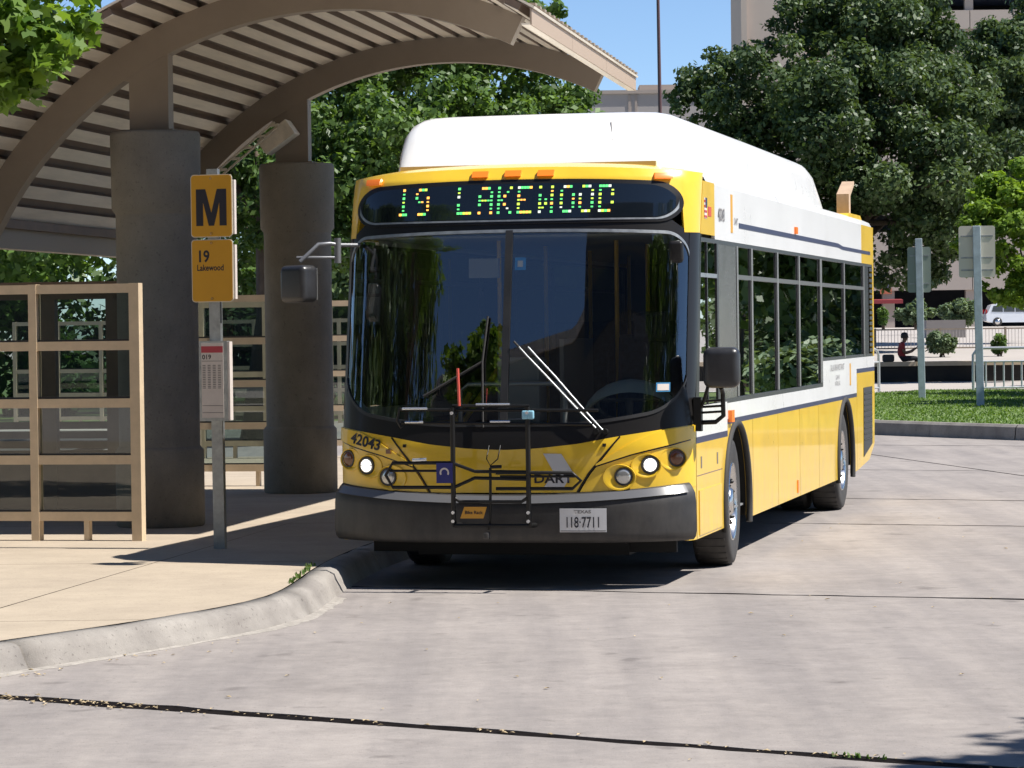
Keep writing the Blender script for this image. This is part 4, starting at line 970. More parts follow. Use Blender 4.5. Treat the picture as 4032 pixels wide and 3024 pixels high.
def tree(name, label, base, trunk_top, tr, clumps, nleaf, size, lm, seed, group=None, limbs=10, lobed=False, up=.35):
    t_ = empty(name, label, 'tree', base, 0, group); B_ = Vector(base)
    m_ = MB(); top = Vector(trunk_top) - B_; mid = top * .5 + Vector((random.uniform(-.15, .15), random.uniform(-.15, .15), 0))
    m_.tube([(0, 0, -.1), (0, 0, .25), mid, top], [tr * 1.35, tr, tr * .85, tr * .6], 12)
    tk = obj('trunk', m_.mesh('trunk'), M_bark, t_)
    sel = sorted(range(len(clumps)), key=lambda i: -clumps[i][1][0])[:limbs]
    for i in sel:
        c = Vector(clumps[i][0]) - B_; s0 = mid.lerp(top, random.uniform(.5, 1)); md = s0.lerp(c, .5) + Vector((random.uniform(-.3, .3), random.uniform(-.3, .3), random.uniform(0, .4)))
        m2 = MB(); m2.tube([s0, md, c], [tr * .42, tr * .25, tr * .08], 7); obj('limb', m2.mesh('limb'), M_bark, tk)
    cl = [((c[0] - base[0], c[1] - base[1], c[2] - base[2]), r) for c, r in clumps]
    leaves('crown', cl, nleaf, size, lm, t_, seed, lobed, up)
    return t_
# big oak behind the bus
oc = []
for (vx, vy, D, r) in ((1700, 330, 112, 2.6), (1560, 250, 112, 1.7), (1640, 170, 112, 2.0), (1790, 120, 113, 2.4), (1900, 90, 113, 2.3), (1960, 230, 112, 2.6), (1850, 300, 110, 2.8), (2050, 170, 114, 2.0), (1540, 180, 113, 1.3), (1500, 230, 114, .9), (1960, 400, 110, 2.4), (1830, 470, 110, 2.2), (2070, 330, 111, 2.2), (2040, 480, 110, 1.6), (1930, 560, 111, 1.3), (1720, 60, 113, 1.4), (1830, 20, 114, 1.6), (1990, 120, 114, 1.5), (1760, 230, 109, 2.0), (1990, 590, 111, .9), (2060, 250, 112, 1.8), (2000, 60, 114, 1.3), (1930, 20, 114, 1.4), (2090, 400, 111, 1.4), (1610, 330, 112, 1.6), (1660, 420, 111, 1.6), (1760, 400, 110, 1.8)):
    p = W(vx, vy, D)
    oc += crown(p, (r, r * 1.1, r * .9), 14, r * .36, int(vx + vy), .8, -1)
base = W(1850, 705, 112); base.z = .4
tree('oak_tree', 'large dark green oak with a wide rounded crown rising behind the bus', base, (base.x, base.y, 6), .35, oc, 105000, .215, L_oak, 5, limbs=24)
# second dark tree at the right edge
oc = []
for (vx, vy, D, r) in ((2180, 130, 122, 2.2), (2130, 170, 121, 1.5), (2110, 270, 121, 1.6), (2205, 90, 122, 1.6), (2160, 230, 120, 1.8), (2215, 190, 120, 2.0), (2120, 360, 121, 1.5), (2230, 250, 122, 2.6), (2170, 330, 121, 2.0), (2290, 120, 124, 2.8), (2280, 380, 122, 2.6), (2130, 420, 121, 1.2)):
    oc += crown(W(vx, vy, D), (r, r, r * .9), 14, r * .36, int(vx + vy), .8, -1)
base = W(2290, 705, 122); base.z = .9
tree('oak_tree', 'dark oak crown overlapping the large oak, in front of the parking garage', base, (base.x, base.y, 6), .3, oc, 52000, .22, L_oak, 6, limbs=14)
# bright young tree at right
oc = []
for (vx, vy, D, r) in ((2180, 450, 96, 1.0), (2120, 470, 96, .7), (2140, 410, 97, .7), (2200, 390, 97, .9), (2095, 530, 96, .5), (2130, 520, 96, .8), (2200, 560, 96, 1.1), (2240, 480, 97, 1.2), (2170, 620, 96, .7), (2110, 580, 95, .45), (2230, 640, 96, .8)):
    oc += crown(W(vx, vy, D), (r, r, r * .8), 10, r * .42, int(vx * 3 + vy), .7, -1)
base = W(2225, 760, 97); base.z = .7
tree('young_tree', 'bright yellow-green young tree beside the sign posts', base, (base.x, base.y, 3.0), .12, oc, 16000, .20, L_lime, 8, limbs=12, up=.7)
# tree behind the canopy
oc = []
for (vx, vy, D, r) in ((760, 250, 50, 1.0), (900, 200, 50, 1.15), (1040, 190, 50, 1.0), (1160, 200, 50, .75), (850, 330, 49, 1.1), (700, 380, 49, 1.1), (1000, 280, 49, .9), (1200, 240, 50, .55), (620, 300, 50, 1.1), (480, 330, 51, 1.0), (560, 450, 50, .8), (800, 420, 49, 1.0), (700, 500, 49, .9), (480, 560, 51, .8), (950, 120, 51, 1.0), (1080, 100, 51, .9), (1150, 60, 51, .5), (820, 100, 51, 1.0), (1190, 30, 51, .3), (560, 150, 52, 1.2)):
    oc += crown(W(vx, vy, D), (r, r, r * .85), 12, r * .40, int(vx * 7 + vy), .75, -1)
base = W(545, 705, 50); base.z = .0
tree('maple_tree', 'green leafy tree with brown trunk standing behind the canopy columns', base, (base.x + .2, base.y, 4.2), .2, oc, 52000, .12, L_mid, 9, limbs=22)
# overhanging maple bough at upper left, trunk outside the frame
oc = []
for (vx, vy, D, r) in ((30, 40, 17, .22), (90, 20, 17, .22), (150, 30, 17.2, .16), (40, 110, 17, .22), (100, 90, 17, .20), (150, 75, 17.1, .10), (20, 170, 17, .16), (60, 150, 17, .14), (-40, 60, 17, .3), (-40, 160, 17, .25), (185, 15, 17.2, .07)):
    oc += crown(W(vx, vy, D), (r, r, r * .8), 6, r * .55, int(vx * 5 + vy + 900), .7, -1)
for (x, y, z, r) in ((-4.2, 17, 5.0, .9), (-5.0, 17.2, 5.4, 1.1), (-6.0, 17, 5.2, 1.3), (-3.8, 17.6, 5.6, .8)): oc += crown((x, y, z), (r, r, r * .7), 9, r * .4, int(x * 100) + 1000, .7, -1)
tree('maple_tree', 'maple with bright lobed leaves hanging into view above the front of the canopy', (-7.0, 17.0, .15), (-6.6, 17, 4.2), .16, oc, 9000, .085, L_maple, 12, limbs=18, lobed=True, up=.5)
# shade tree to the right of the road whose leaves shade the near corner
oc = crown((8.28, 11.6, 6.3), (2.1, 2.3, 1.1), 26, .55, 77, .7, -1)
tree('maple_tree', 'roadside maple whose leaf shadow falls across the near road joint', (9.0, 11.6, 0), (8.9, 11.6, 4.8), .17, oc, 7000, .16, L_maple, 14, limbs=12, lobed=True)
# trees behind the shelter and out to the left
TL = [(-11.5, 66, 9, L_mid), (-5.5, 78, 10, L_oak), (1.5, 92, 9, L_mid), (-16, 84, 10, L_oak), (-1.5, 66, 7, L_oak)]
LB = ['mid green tree beyond the other platform left of the canopy columns', 'dark oak far behind the canopy and its first column', 'green tree far behind the canopy and above the bus roof', 'dark oak farther left beyond the other platform', 'dark oak just behind the maple with the brown trunk']
for k_, (x, y, h, lm) in enumerate(TL):
    oc = crown((x, y, h * .55), (h * .42, h * .42, h * .42), 46, h * .12, 300 + k_, .75, -.9)
    tree('shade_tree', LB[k_], (x, y, 0), (x, y, h * .5), .2, oc, 19000, .22, lm, 40 + k_, limbs=10)
for k_ in range(9):
    x = -19 + k_ * 2.7; r_ = empty('tall_shrub', 'dense dark green shrub in the row beyond the other platform', 'shrub', (x, 70 + (k_ % 3) * 1.2, 0), 0, 'shrub row beyond the other platform')
    leaves('foliage', crown((0, 0, 1.9), (1.6, 1.2, 1.7), 22, .75, 950 + k_, .9, -1), 4200, .26, (L_oak, L_mid)[k_ % 2], r_, 950 + k_, up=.5)
    m_ = MB()
    for q in range(4): m_.tube([(random.uniform(-.2, .2), 0, -.1), (random.uniform(-.9, .9), random.uniform(-.4, .4), 2.2)], [.06, .02], 6)
    obj('stems', m_.mesh('stems'), M_bark, r_)
# trees on the right-hand lawn (seen mirrored in the bus windows) and behind the photographer
TR = [(16.4, 60, 9.5), (19.2, 67, 11), (22.5, 76, 12), (27, 89, 13), (32, 103, 14)]
LR = ['lawn tree at the near end of the row right of the road', 'lawn tree second from the near end of the row right of the road', 'lawn tree in the middle of the row right of the road', 'lawn tree second from the far end of the row right of the road', 'tallest lawn tree at the far end of the row right of the road']
for k_, (x, y, h) in enumerate(TR):
    oc = crown((x, y, h * .62), (h * .36, h * .40, h * .40), 44, h * .12, 500 + k_, .75, -1)
    tree('lawn_tree', LR[k_], (x, y, .22), (x, y, h * .45), .17, oc, 9000, .34, L_oak, 60 + k_, limbs=8)
TB = [(-23, 3, 18, 'tall street tree behind the viewpoint on the platform side'), (-29, 12, 18, 'street tree behind the viewpoint at the block corner'), (21, -8, 15, 'street tree behind the viewpoint at the far kerb'), (21, 4, 17, 'tall street tree on the far kerb level with the viewpoint'), (-15.5, 19, 10, 'street tree left of the platform beside the front windscreen'), (-18, 29, 11, 'street tree left of the platform beside the canopy')]
for k_, (x, y, h, lb) in enumerate(TB):
    oc = crown((x, y, h * .55), (h * .4, h * .4, h * .42), 30, h * .13, 700 + k_, .75, -.9)
    tree('street_tree', lb, (x, y, 0), (x, y, h * .45), .22, oc, 9000, .55, L_oak, 80 + k_, limbs=8)

# office blocks across the street behind the viewpoint (mirrored in the windshield)
for lb, x0, x1, hh in (('dark brick office block across the street behind the viewpoint', -60, -16.1, 24.0), ('taller dark glass office tower across the street behind the viewpoint', -16, 34, 37)):
    ob = empty('office_block', lb, 'building', ((x0 + x1) / 2, -32, 0)); wd_ = (x1 - x0) / 2
    obj('wall', MB().box(-wd_, wd_, -12, 0, 0, hh).mesh('wall'), mat('office_wall', (.07, .06, .055), .7), ob)
    obj('parapet', MB().box(-wd_ - .1, wd_ + .1, -12.1, .1, hh, hh + .4).mesh('parapet'), M_bld, ob)
    for fl_ in range(int(hh / 3.6)): obj('window_band', MB().box(-wd_ + .6, wd_ - .6, .0, .05, fl_ * 3.6 + 1.2, fl_ * 3.6 + 2.9).mesh('band'), mat('office_glass', (.03, .035, .045), .1), ob)
# ------------------------------------------------------------------ right-hand island, posts, wall, person
isl = [(6.12, 50.6), (6.9, 49.2), (7.98, 47.4), (9.5, 45.4), (14, 40), (20, 30), (40, 30), (40, 62), (22, 70), (10, 73.5), (7.4, 69.5), (6.2, 60), (5.9, 54)]
cx_ = sum(p[0] for p in isl) / len(isl); cy_ = sum(p[1] for p in isl) / len(isl)
m_ = MB(); n = len(isl)
obj('lawn', MB().add([(x, y, .225) for x, y in isl], [tuple(range(n))]).mesh('lawn'), M_soil, kind='structure')
kr = empty('kerb', 'pale concrete kerb around the grass island', 'kerb', (0, 0, 0))
for i in range(n):
    a_, b_ = Vector(isl[i]), Vector(isl[(i + 1) % n]); d = (b_ - a_).normalized(); nn = Vector((d.y, -d.x))
    if (nn.x * (a_.x - cx_) + nn.y * (a_.y - cy_)) < 0: nn = -nn
    P = [(0, .10), (0, .24), (.12, .24), (.17, .20), (.20, -.02), (.6, -.015), (.6, -.03)]
    vs = [(a_.x + nn.x * u, a_.y + nn.y * u, z) for u, z in P] + [(b_.x + nn.x * u, b_.y + nn.y * u, z) for u, z in P]
    obj('kerb_segment', MB().add(vs, [(k_, k_ + 1, len(P) + k_ + 1, len(P) + k_) for k_ in range(len(P) - 1)]).mesh('kerb'), M_kerb, kr)
# grass blades on the visible part of the island
def inside(x, y):
    c = False
    for i in range(n):
        (x0, y0), (x1, y1) = isl[i], isl[i - 1]
        if (y0 > y) != (y1 > y) and x < (x1 - x0) * (y - y0) / (y1 - y0) + x0: c = not c
    return c
rg = np.random.default_rng(5); vs = []; fs = []
while len(fs) < 26000:
    x = rg.uniform(5.9, 14); y = rg.uniform(44, 74)
    if not inside(x, y): continue
    h = rg.uniform(.02, .055); a_ = rg.uniform(0, PI); dx, dy = math.cos(a_) * .02, math.sin(a_) * .02; k_ = len(vs)
    vs += [(x - dx, y - dy, .22), (x + dx, y + dy, .22), (x + rg.normal(0, .03), y + rg.normal(0, .03), .22 + h)]; fs.append((k_, k_ + 1, k_ + 2))
me = bpy.data.meshes.new('grass'); me.from_pydata(vs, [], fs); at = me.attributes.new('tint', 'FLOAT', 'FACE'); at.data.foreach_set('value', rg.random(len(fs)).astype(np.float32))
obj('grass', me, M_grass, label='short mown grass covering the kerbed island', cat='grass', kind='stuff')
def sign_post(label, base, h, tilt, sw_, sh, zc, mtl, rz, brackets):
    r_ = empty('sign_post', label, 'sign', base, rz)
    o = obj('post', MB().box(-.075, .075, -.04, .04, 0, h).mesh('post'), mat('post_blue_grey', (.40, .46, .50), .45, noise=.2, scale=6), r_); o.rotation_euler = (0, tilt, 0); bevel(o, .01)
    o = obj('sign_panel', MB().prism(rrect(sw_ / 2, sh / 2, .05), lambda u, v, k_: (u + tilt * zc, .04 + .006 * k_, zc + v)).mesh('panel'), mtl, r_)
    for z in brackets: obj('bracket', MB().box(-sw_ / 2 + .04 + tilt * zc, sw_ / 2 - .04 + tilt * zc, .032, .039, zc + z - .015, zc + z + .015).mesh('br'), M_alu, r_)
p1 = W(1992, 868, 65.5); p1.z = .22; p2 = W(2118, 885, 59); p2.z = .22
sign_post('slim sign post with a grey-green sign seen from the back', p1, 3.45, -.012, .50, .98, 2.78, mat('sign_back_green', (.25, .29, .25), .5), -.1, (.3, -.3))
sign_post('stout sign post with a pale square-cornered sign seen from the back', p2, 3.50, -.012, .70, 1.0, 3.0, mat('sign_back_pale', (.62, .56, .47), .5), -.12, (.30, -.12, -.36))
# pedestrian barriers
def barrier(label, loc, rz, L, bars):
    r_ = empty('barrier', label, 'barrier', loc, rz); st = mat('barrier_steel', (.58, .60, .62), .35, metal=.5)
    m_ = MB(); m_.tube([(0, 0, 0), (0, 0, 1.08), (.08, 0, 1.20), (.2, 0, 1.24), (L - .2, 0, 1.24), (L - .08, 0, 1.20), (L, 0, 1.08), (L, 0, 0)], .035, 8); obj('frame', m_.mesh('frame'), st, r_)
    for z in (.30, .92): m_ = MB(); m_.tube([(0, 0, z), (L, 0, z)], .025, 8); obj('rail', m_.mesh('rail'), st, r_)
    for k_ in range(bars): x = .3 + (L - .6) * k_ / max(1, bars - 1); m_ = MB(); m_.tube([(x, 0, .30), (x, 0, .92)], .022, 6); obj('bar', m_.mesh('bar'), st, r_)
q = W(2103, 865, 72); q.z = 0
barrier('silver tubular pedestrian barrier with upright bars in front of the seat wall', q, 0, 4.2, 18)
q = W(1893, 860, 73); q.z = 0
barrier('short silver tubular barrier beside the rear of the bus', (q.x - .25, q.y, 0), .9, .6, 1)
# painted line on the far road
a_ = W(1880, 842, 82); 
obj('road_line', MB().add([(a_.x - 5, 84, -.035), (a_.x + 20, 82, -.035), (a_.x + 20, 82.4, -.035), (a_.x - 5, 84.5, -.035)], [(0, 1, 2, 3)]).mesh('line'), mat('line_white', (.75, .75, .73), .6), kind='structure')
# seat wall
WD = 98; wl0 = W(1845, 800, WD).x; zt = W(2000, 781, WD).z
sw_ = empty('seat_wall', 'low seat wall with a pale stone cap in the shade of the oak', 'wall', (0, WD, 0))
obj('wall_face', MB().box(wl0, wl0 + 26, .05, .5, -.3, zt - .14).mesh('face'), mat('wall_shaded_stone', (.022, .02, .018), .9, noise=.3, scale=2), sw_)  # deep shade on the face is put into its near-black colour
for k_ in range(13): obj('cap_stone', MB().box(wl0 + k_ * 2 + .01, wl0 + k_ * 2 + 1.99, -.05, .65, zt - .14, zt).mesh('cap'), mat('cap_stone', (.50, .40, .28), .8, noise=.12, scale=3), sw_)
# raised plaza behind the wall, rising to the garage
tz = zt - .03
terr = [(-60, 98.6, tz), (140, 98.6, tz), (140, 118, .95), (140, 150, 1.3), (140, 230, 1.55), (140, 400, 1.6), (-60, 400, 1.6), (-60, 230, 1.55), (-60, 150, 1.3), (-60, 118, .95)]
obj('terrace', MB().add([(wl0 - .5, 98.55, tz), (140, 98.55, tz), (wl0 - .5, 118, .95), (140, 118, .95), (wl0 - .5, 150, 1.30), (140, 150, 1.30), (wl0 - .5, 230, 1.55), (140, 230, 1.55), (wl0 - .5, 420, 1.6), (140, 420, 1.6)], [(0, 1, 3, 2), (2, 3, 5, 4), (4, 5, 7, 6), (6, 7, 9, 8)]).mesh('terrace'), M_plaza, kind='structure')
# fence
FD = 112; fx0 = W(1890, 700, FD).x; fz0 = .86; fz1 = W(1950, 712, FD).z
fe = empty('fence', 'grey steel picket fence along the raised plaza behind the seat wall', 'fence', (0, FD, 0))
for k_ in range(9): obj('post', MB().box(fx0 + k_ * 2.4 - .04, fx0 + k_ * 2.4 + .04, -.04, .04, fz0 - .3, fz1 + .05).mesh('post'), M_brn, fe)
for z in (fz0 + .08, fz1): obj('rail', MB().box(fx0, fx0 + 19.2, -.02, .02, z - .025, z + .025).mesh('rail'), M_brn, fe)
m_ = MB()
for k_ in range(160): m_.box(fx0 + k_ * .12 - .008, fx0 + k_ * .12 + .008, -.01, .01, fz0 + .06, fz1)
obj('pickets', m_.mesh('pickets'), mat('picket_pale', (.42, .38, .36), .5), fe, kind='stuff')
def shrub(label, vx, vy0, vy1, D, wv, lm, n, size, seed, zb=None, cat='bush'):
    c = W(vx, (vy0 + vy1) / 2, D); hz = (W(vx, vy0, D).z - W(vx, vy1, D).z) / 2; rx = wv * K / FPX * D / 2
    b_ = Vector((c.x, c.y, c.z - hz)); r_ = empty('bush', label, cat, b_)
    cl = crown((0, 0, hz), (rx * .8, rx * .7, hz * .75), 22, min(rx, hz) * .42, seed, .8, -1)
    leaves('foliage', cl, n, size, lm, r_, seed, up=.8)
    m_ = MB()
    for k_ in range(5): m_.tube([(random.uniform(-.1, .1), 0, -.15), (random.uniform(-rx, rx) * .5, random.uniform(-.2, .2), hz)], [.03, .015], 6)
    obj('stems', m_.mesh('stems'), M_bark, r_)
shrub('rounded sage green bush left of the grey-green sign post', 1978, 646, 704, 150, 90, L_sage, 5000, .22, 21)
shrub('wide sage green bush between the two sign posts', 2070, 641, 706, 152, 100, L_sage, 6000, .22, 22)
shrub('leafy bush growing on the seat wall beside the seated person', 2035, 708, 768, 104, 66, L_sage, 3500, .14, 23)
shrub('small dark bush on the seat wall right of the stout sign post', 2160, 714, 768, 104, 40, L_mid, 1600, .12, 24)
shrub('narrow bush at the rear edge of the bus by the garage opening', 1906, 660, 706, 150, 26, L_mid, 1400, .2, 25)
for k_, (x, y, lb) in enumerate(((12.6, 54, 'hedge bush nearest the island tip under the lawn trees'), (14.9, 60.5, 'hedge bush in the middle of the row under the lawn trees'), (17.6, 68, 'hedge bush at the right end of the row under the lawn trees'))):
    r_ = empty('bush', lb, 'bush', (x, y, .22)); leaves('foliage', crown((0, 0, .7), (1.3, 1.0, .5), 16, .45, 800 + k_, .8, -1), 2500, .2, L_sage, r_, 800 + k_, up=.8)
for k_, (x, y, lb) in enumerate(((19.6, 72.5, 'tall hedge shrub between the second and middle lawn trees'), (23.6, 82, 'tall hedge shrub past the middle lawn tree'), (28.5, 95, 'tall hedge shrub before the tallest lawn tree'), (33.5, 108, 'tall hedge shrub past the tallest lawn tree'))):
    r_ = empty('tall_shrub', lb, 'shrub', (x, y, .0)); leaves('foliage', crown((0, 0, 2.2), (2.3, 1.6, 2.0), 24, .9, 860 + k_, .9, -1), 4200, .3, L_oak, r_, 860 + k_, up=.5)
# planter box
q = W(2040, 690, 140); obj('planter', MB().box(q.x - .9, q.x + .9, 139.5, 141, 1.15, 2.0).mesh('planter'), mat('planter_grey', (.22, .20, .19), .8), label='grey concrete planter block between the two sage bushes', cat='planter')
# --- seated person
PD = 98.2; pc = W(1948, 781, PD); pc.z = zt
per = empty('person', 'person in a dark red shirt seated on the seat wall, looking at a phone', 'person', (pc.x, pc.y, pc.z), 0); per.scale = (1.12, 1.12, 1.12)
def skin(name, verts, edges, rad, mats, fn, parent):
    me = bpy.data.meshes.new(name); me.from_pydata(verts, edges, []); o = bpy.data.objects.new(name, me); COL.objects.link(o)
    md = o.modifiers.new('skin', 'SKIN'); o.modifiers.new('sub', 'SUBSURF').levels = 2
    for i, r in enumerate(rad): me.skin_vertices[0].data[i].radius = (r, r) if not isinstance(r, tuple) else r; me.skin_vertices[0].data[i].use_root = (i == 0)
    dg = bpy.context.evaluated_depsgraph_get(); me2 = bpy.data.meshes.new_from_object(o.evaluated_get(dg)); bpy.data.objects.remove(o)
    me2.materials.clear()
    for m__ in mats: me2.materials.append(m__)
    for p in me2.polygons: p.material_index = fn(p.center); p.use_smooth = True
    return obj(name, me2, None, parent)
# pelvis at the origin of the wall top, facing +x
PV = [(0, 0, .11), (-.03, 0, .28), (.0, 0, .46), (.05, 0, .56), (.09, 0, .62), (.11, 0, .70), (.12, 0, .78),        # 0-6 spine to crown
      (.0, -.19, .50), (.06, -.23, .24), (.28, -.12, .30), (.36, -.08, .36),                                      # 7-10 near arm
      (.0, .19, .50), (.06, .23, .24), (.28, .12, .30), (.36, .07, .36),                                          # 11-14 far arm
      (.06, -.10, .09), (.45, -.12, .10), (.50, -.12, -.33), (.62, -.12, -.37),                                   # 15-18 near leg
      (.06, .10, .09), (.44, .12, .10), (.42, .12, -.33), (.54, .12, -.37), (.165, 0, .70)]                       # 19-22 far leg, 23 nose
PE = [(0, 1), (1, 2), (2, 3), (3, 4), (4, 5), (5, 6), (2, 7), (7, 8), (8, 9), (9, 10), (2, 11), (11, 12), (12, 13), (13, 14), (0, 15), (15, 16), (16, 17), (17, 18), (0, 19), (19, 20), (20, 21), (21, 22)]
PR_ = [.15, .135, .14, .06, .065, .095, .07, .065, .05, .036, .03, .065, .05, .036, .03, .095, .072, .05, .04, .095, .072, .05, .04, .02]
for (b0, sy) in ((10, -1), (14, 1)):                                                                              # fingers
    for k_ in range(4):
        i = len(PV); x, y, z = PV[b0]; PV += [(x + .05, y + (k_ - 1.5) * .018, z + .035), (x + .075, y + (k_ - 1.5) * .016 - sy * .01, z + .06)]; PE += [(b0, i), (i, i + 1)]; PR_ += [.009, .008]
    i = len(PV); PV += [(x + .015, y - sy * .04, z + .04)]; PE += [(b0, i)]; PR_ += [.01]
PV.pop(23); PR_.pop(23); PE = [(a_ - (a_ > 23), b_ - (b_ > 23)) for a_, b_ in PE]
M_skin = mat('skin_brown', (.10, .055, .035), .5); M_shirt = mat('shirt_red', (.22, .02, .025), .85); M_jean = mat('trousers_dark', (.015, .016, .022), .9); M_hair = mat('hair_black', (.012, .010, .010), .7)
def pm(c):
    if c.z < .16 or (c.x > .30 and c.z < .2): return 2
    if c.z > .575: return 0
    if c.x > .12 or abs(c.y) > .2 and c.z < .36: return 0
    return 1
skin('body', PV, PE, PR_, [M_skin, M_shirt, M_jean], pm, per)
hv = MB().lathe([(.0, .13), (.07, .115), (.105, .06), (.112, .0), (.10, -.05)], (.085, 0, .725), 'z', 14); obj('hair', hv.mesh('hair'), M_hair, per)
obj('nose', MB().add([(.20, -.012, .69), (.20, .012, .69), (.228, 0, .685), (.20, 0, .72)], [(0, 1, 2), (1, 3, 2), (3, 0, 2)]).mesh('nose'), M_skin, per)
obj('phone', MB().obox((.44, 0, .42), (.5, 0, 1), (0, 1, 0), (1, 0, -.5), .08, .045, .005).mesh('phone'), M_ink, None, 'black phone held by the person on the seat wall', 'phone', loc=(pc.x, pc.y, pc.z)).scale = (1.12, 1.12, 1.12)
bg_ = obj('bag', MB().box(-.62, -.25, -.15, .15, 0, .24).mesh('bag'), mat('bag_dark', (.03, .03, .035), .8), None, 'dark bag lying on the seat wall behind the seated person', 'bag', loc=(pc.x, pc.y, pc.z)); bevel(bg_, .06, 3)

# ------------------------------------------------------------------ parking garage
GD = 255
def gx(v): return W(v, 400, GD).x
def gz(v, x=2000): return W(x, v, GD).z
ga = empty('parking_garage', 'beige concrete parking garage rising behind the oaks', 'building', (0, GD, 0))
obj('interior', MB().box(gx(1738), gx(2212) + 30, 8, 10, 0, 46).mesh('int'), M_void, ga)
obj('stair_tower', MB().box(gx(1600), gx(1738), -2, 9, 0, 48).mesh('tower'), M_bld, ga)
obj('tower_fin', MB().box(gx(1600), gx(1612), -2.6, -2, 0, 48).mesh('fin'), M_bld, ga)
zb = gz(627); zt2 = gz(500)
for k_ in range(8):
    x0 = gx(1738) + k_ * 7.0
    obj('wall_panel', MB().box(x0 + .03, x0 + 6.97, 0, .4, zb, zt2).mesh('panel'), M_bld, ga)
    obj('pier', MB().box(x0 - .5, x0 + .5, .41, 1.2, 0, zb + .01).mesh('pier'), M_bld, ga)
zz = zt2 + 1.6; lev = 0
zs_top = gz(63); pitch_ = (zs_top - zt2) / 6
for lv in range(9):
    z0 = zt2 + pitch_ * lv
    if lv == 0: continue
    for k_ in range(8):
        x0 = gx(1738) + k_ * 7.0
        obj('spandrel', MB().box(x0 + .03, x0 + 6.97, 0, .4, z0, z0 + pitch_ * .55).mesh('sp'), M_bld, ga)
        obj('pier', MB().box(x0 - .35, x0 + .35, .45, 1.1, z0 - pitch_ * .5, z0 + .02).mesh('pier'), M_bld, ga)
for lv in range(1, 9):
    z0 = zt2 + pitch_ * lv; obj('floor_slab', MB().box(gx(1738), gx(1738) + 56, .5, 8, z0 - .1, z0 + .2).mesh('slab'), mat('slab_blue_grey', (.30, .34, .42), .7), ga)
# shop sign and awning under the garage
sg = empty('wall_sign', 'small blue and orange shop sign on the garage wall', 'sign', (0, GD - .3, 0))
obj('sign_board', MB().box(gx(1898), gx(1923), 0, .1, gz(620), gz(605)).mesh('board'), mat('shop_blue', (.13, .13, .20), .5), sg)
obj('sign_strip', MB().box(gx(1898), gx(1923), 0, .1, gz(634), gz(621)).mesh('strip'), mat('shop_orange', (.45, .14, .07), .5), sg)
obj('awning', MB().prism([(-1.2, gz(655)), (-.1, gz(654)), (-.1, gz(645)), (-1.2, gz(647))], lambda u, v, k_: (gx(1880) + (gx(1944) - gx(1880)) * k_, GD + u, v)).mesh('awning'), mat('awning_red', (.22, .025, .03), .7), label='red awning below the garage wall at the rear of the bus', cat='awning')
# far low building behind the light mast
fb_ = empty('far_building', 'far grey building with a flat parapet behind the light mast', 'building', (0, 300, 0))
a_, b_ = W(1235, 204, 300), W(1470, 204, 300)
obj('wall', MB().box(a_.x, b_.x + 8, 0, 6, 0, a_.z).mesh('wall'), mat('far_wall', (.42, .39, .37), .8), fb_)
for v in (1360, 1374): q = W(v, 230, 300); obj('wall_joint', MB().box(q.x - .12, q.x + .12, -.08, 0, 0, a_.z - .1).mesh('joint'), M_bld, fb_)
obj('parapet', MB().box(a_.x, b_.x + 8, -.2, 6.2, a_.z, a_.z + .35).mesh('parapet'), M_bld, fb_)
q0, q1 = W(1383, 180, 300), W(1440, 200, 300); obj('penthouse', MB().box(q0.x, q1.x + 1, 2, 6, a_.z + .35, q0.z).mesh('pent'), M_bld, fb_)
# light mast
mp = W(1430, 300, 125); ms = empty('light_mast', 'tall thin dark red light mast rising behind the bus roof', 'mast', (mp.x, 125, 0))
m_ = MB(); m_.tube([(0, 0, 0), (-.05, 0, 8), (-.10, 0, 16)], [.105, .085, .065], 10); obj('pole', m_.mesh('pole'), mat('mast_red', (.10, .05, .05), .5), ms)
m_ = MB(); m_.tube([(-.10, 0, 15.9), (-.9, 0, 16.5), (-1.5, 0, 16.5)], .05, 8); obj('arm', m_.mesh('arm'), MATS['mast_red'], ms); obj('lamp_head', MB().box(-2.1, -1.5, -.15, .15, 16.42, 16.58).mesh('head'), MATS['mast_red'], ms)
obj('clamp', MB().lathe([(.13, 0), (.13, .1)], (-.04, 0, 5.6), 'z', 10, True).mesh('clamp'), MATS['mast_red'], ms)
# --- white SUV by the garage
CD = 232; c0 = W(2127, 706, CD); suv = empty('parked_car', 'white sport utility car parked by the garage behind the sign posts', 'car', (c0.x, CD, c0.z + .02))
M_car = mat('car_white', (.80, .82, .85), .25, coat=.6); M_cgl = mat('car_glass', (.02, .025, .035), .08, coat=.5)
prof_ = [(.02, .42), (.0, .95), (.10, 1.05), (.38, 1.62), (.75, 1.72), (2.2, 1.70), (2.6, 1.62), (3.35, 1.08), (4.3, .96), (4.58, .80), (4.62, .42), (4.2, .30), (.4, .30)]
bevel(obj('body', MB().prism(prof_, lambda u, v, k_: (u, -.88 + 1.76 * k_ + (0), v)).mesh('body'), M_car, suv), .06, 3)
for P in ([(.40, 1.12), (.55, 1.56), (1.25, 1.60), (1.25, 1.10)], [(1.33, 1.10), (1.33, 1.60), (2.15, 1.59), (2.15, 1.09)], [(2.23, 1.09), (2.23, 1.58), (2.52, 1.54), (3.10, 1.09)]):
    obj('window', MB().prism(P, lambda u, v, k_: (u, -.90 + .02 * k_, v)).mesh('win'), M_cgl, suv)
obj('windscreen', MB().prism([(2.62, 1.58), (3.32, 1.09), (3.36, 1.11), (2.66, 1.61)], lambda u, v, k_: (u, -.75 + 1.5 * k_, v)).mesh('ws'), M_cgl, suv)
obj('roof_rail', MB().box(.8, 2.2, -.78, -.74, 1.72, 1.77).mesh('rail'), M_car, suv)
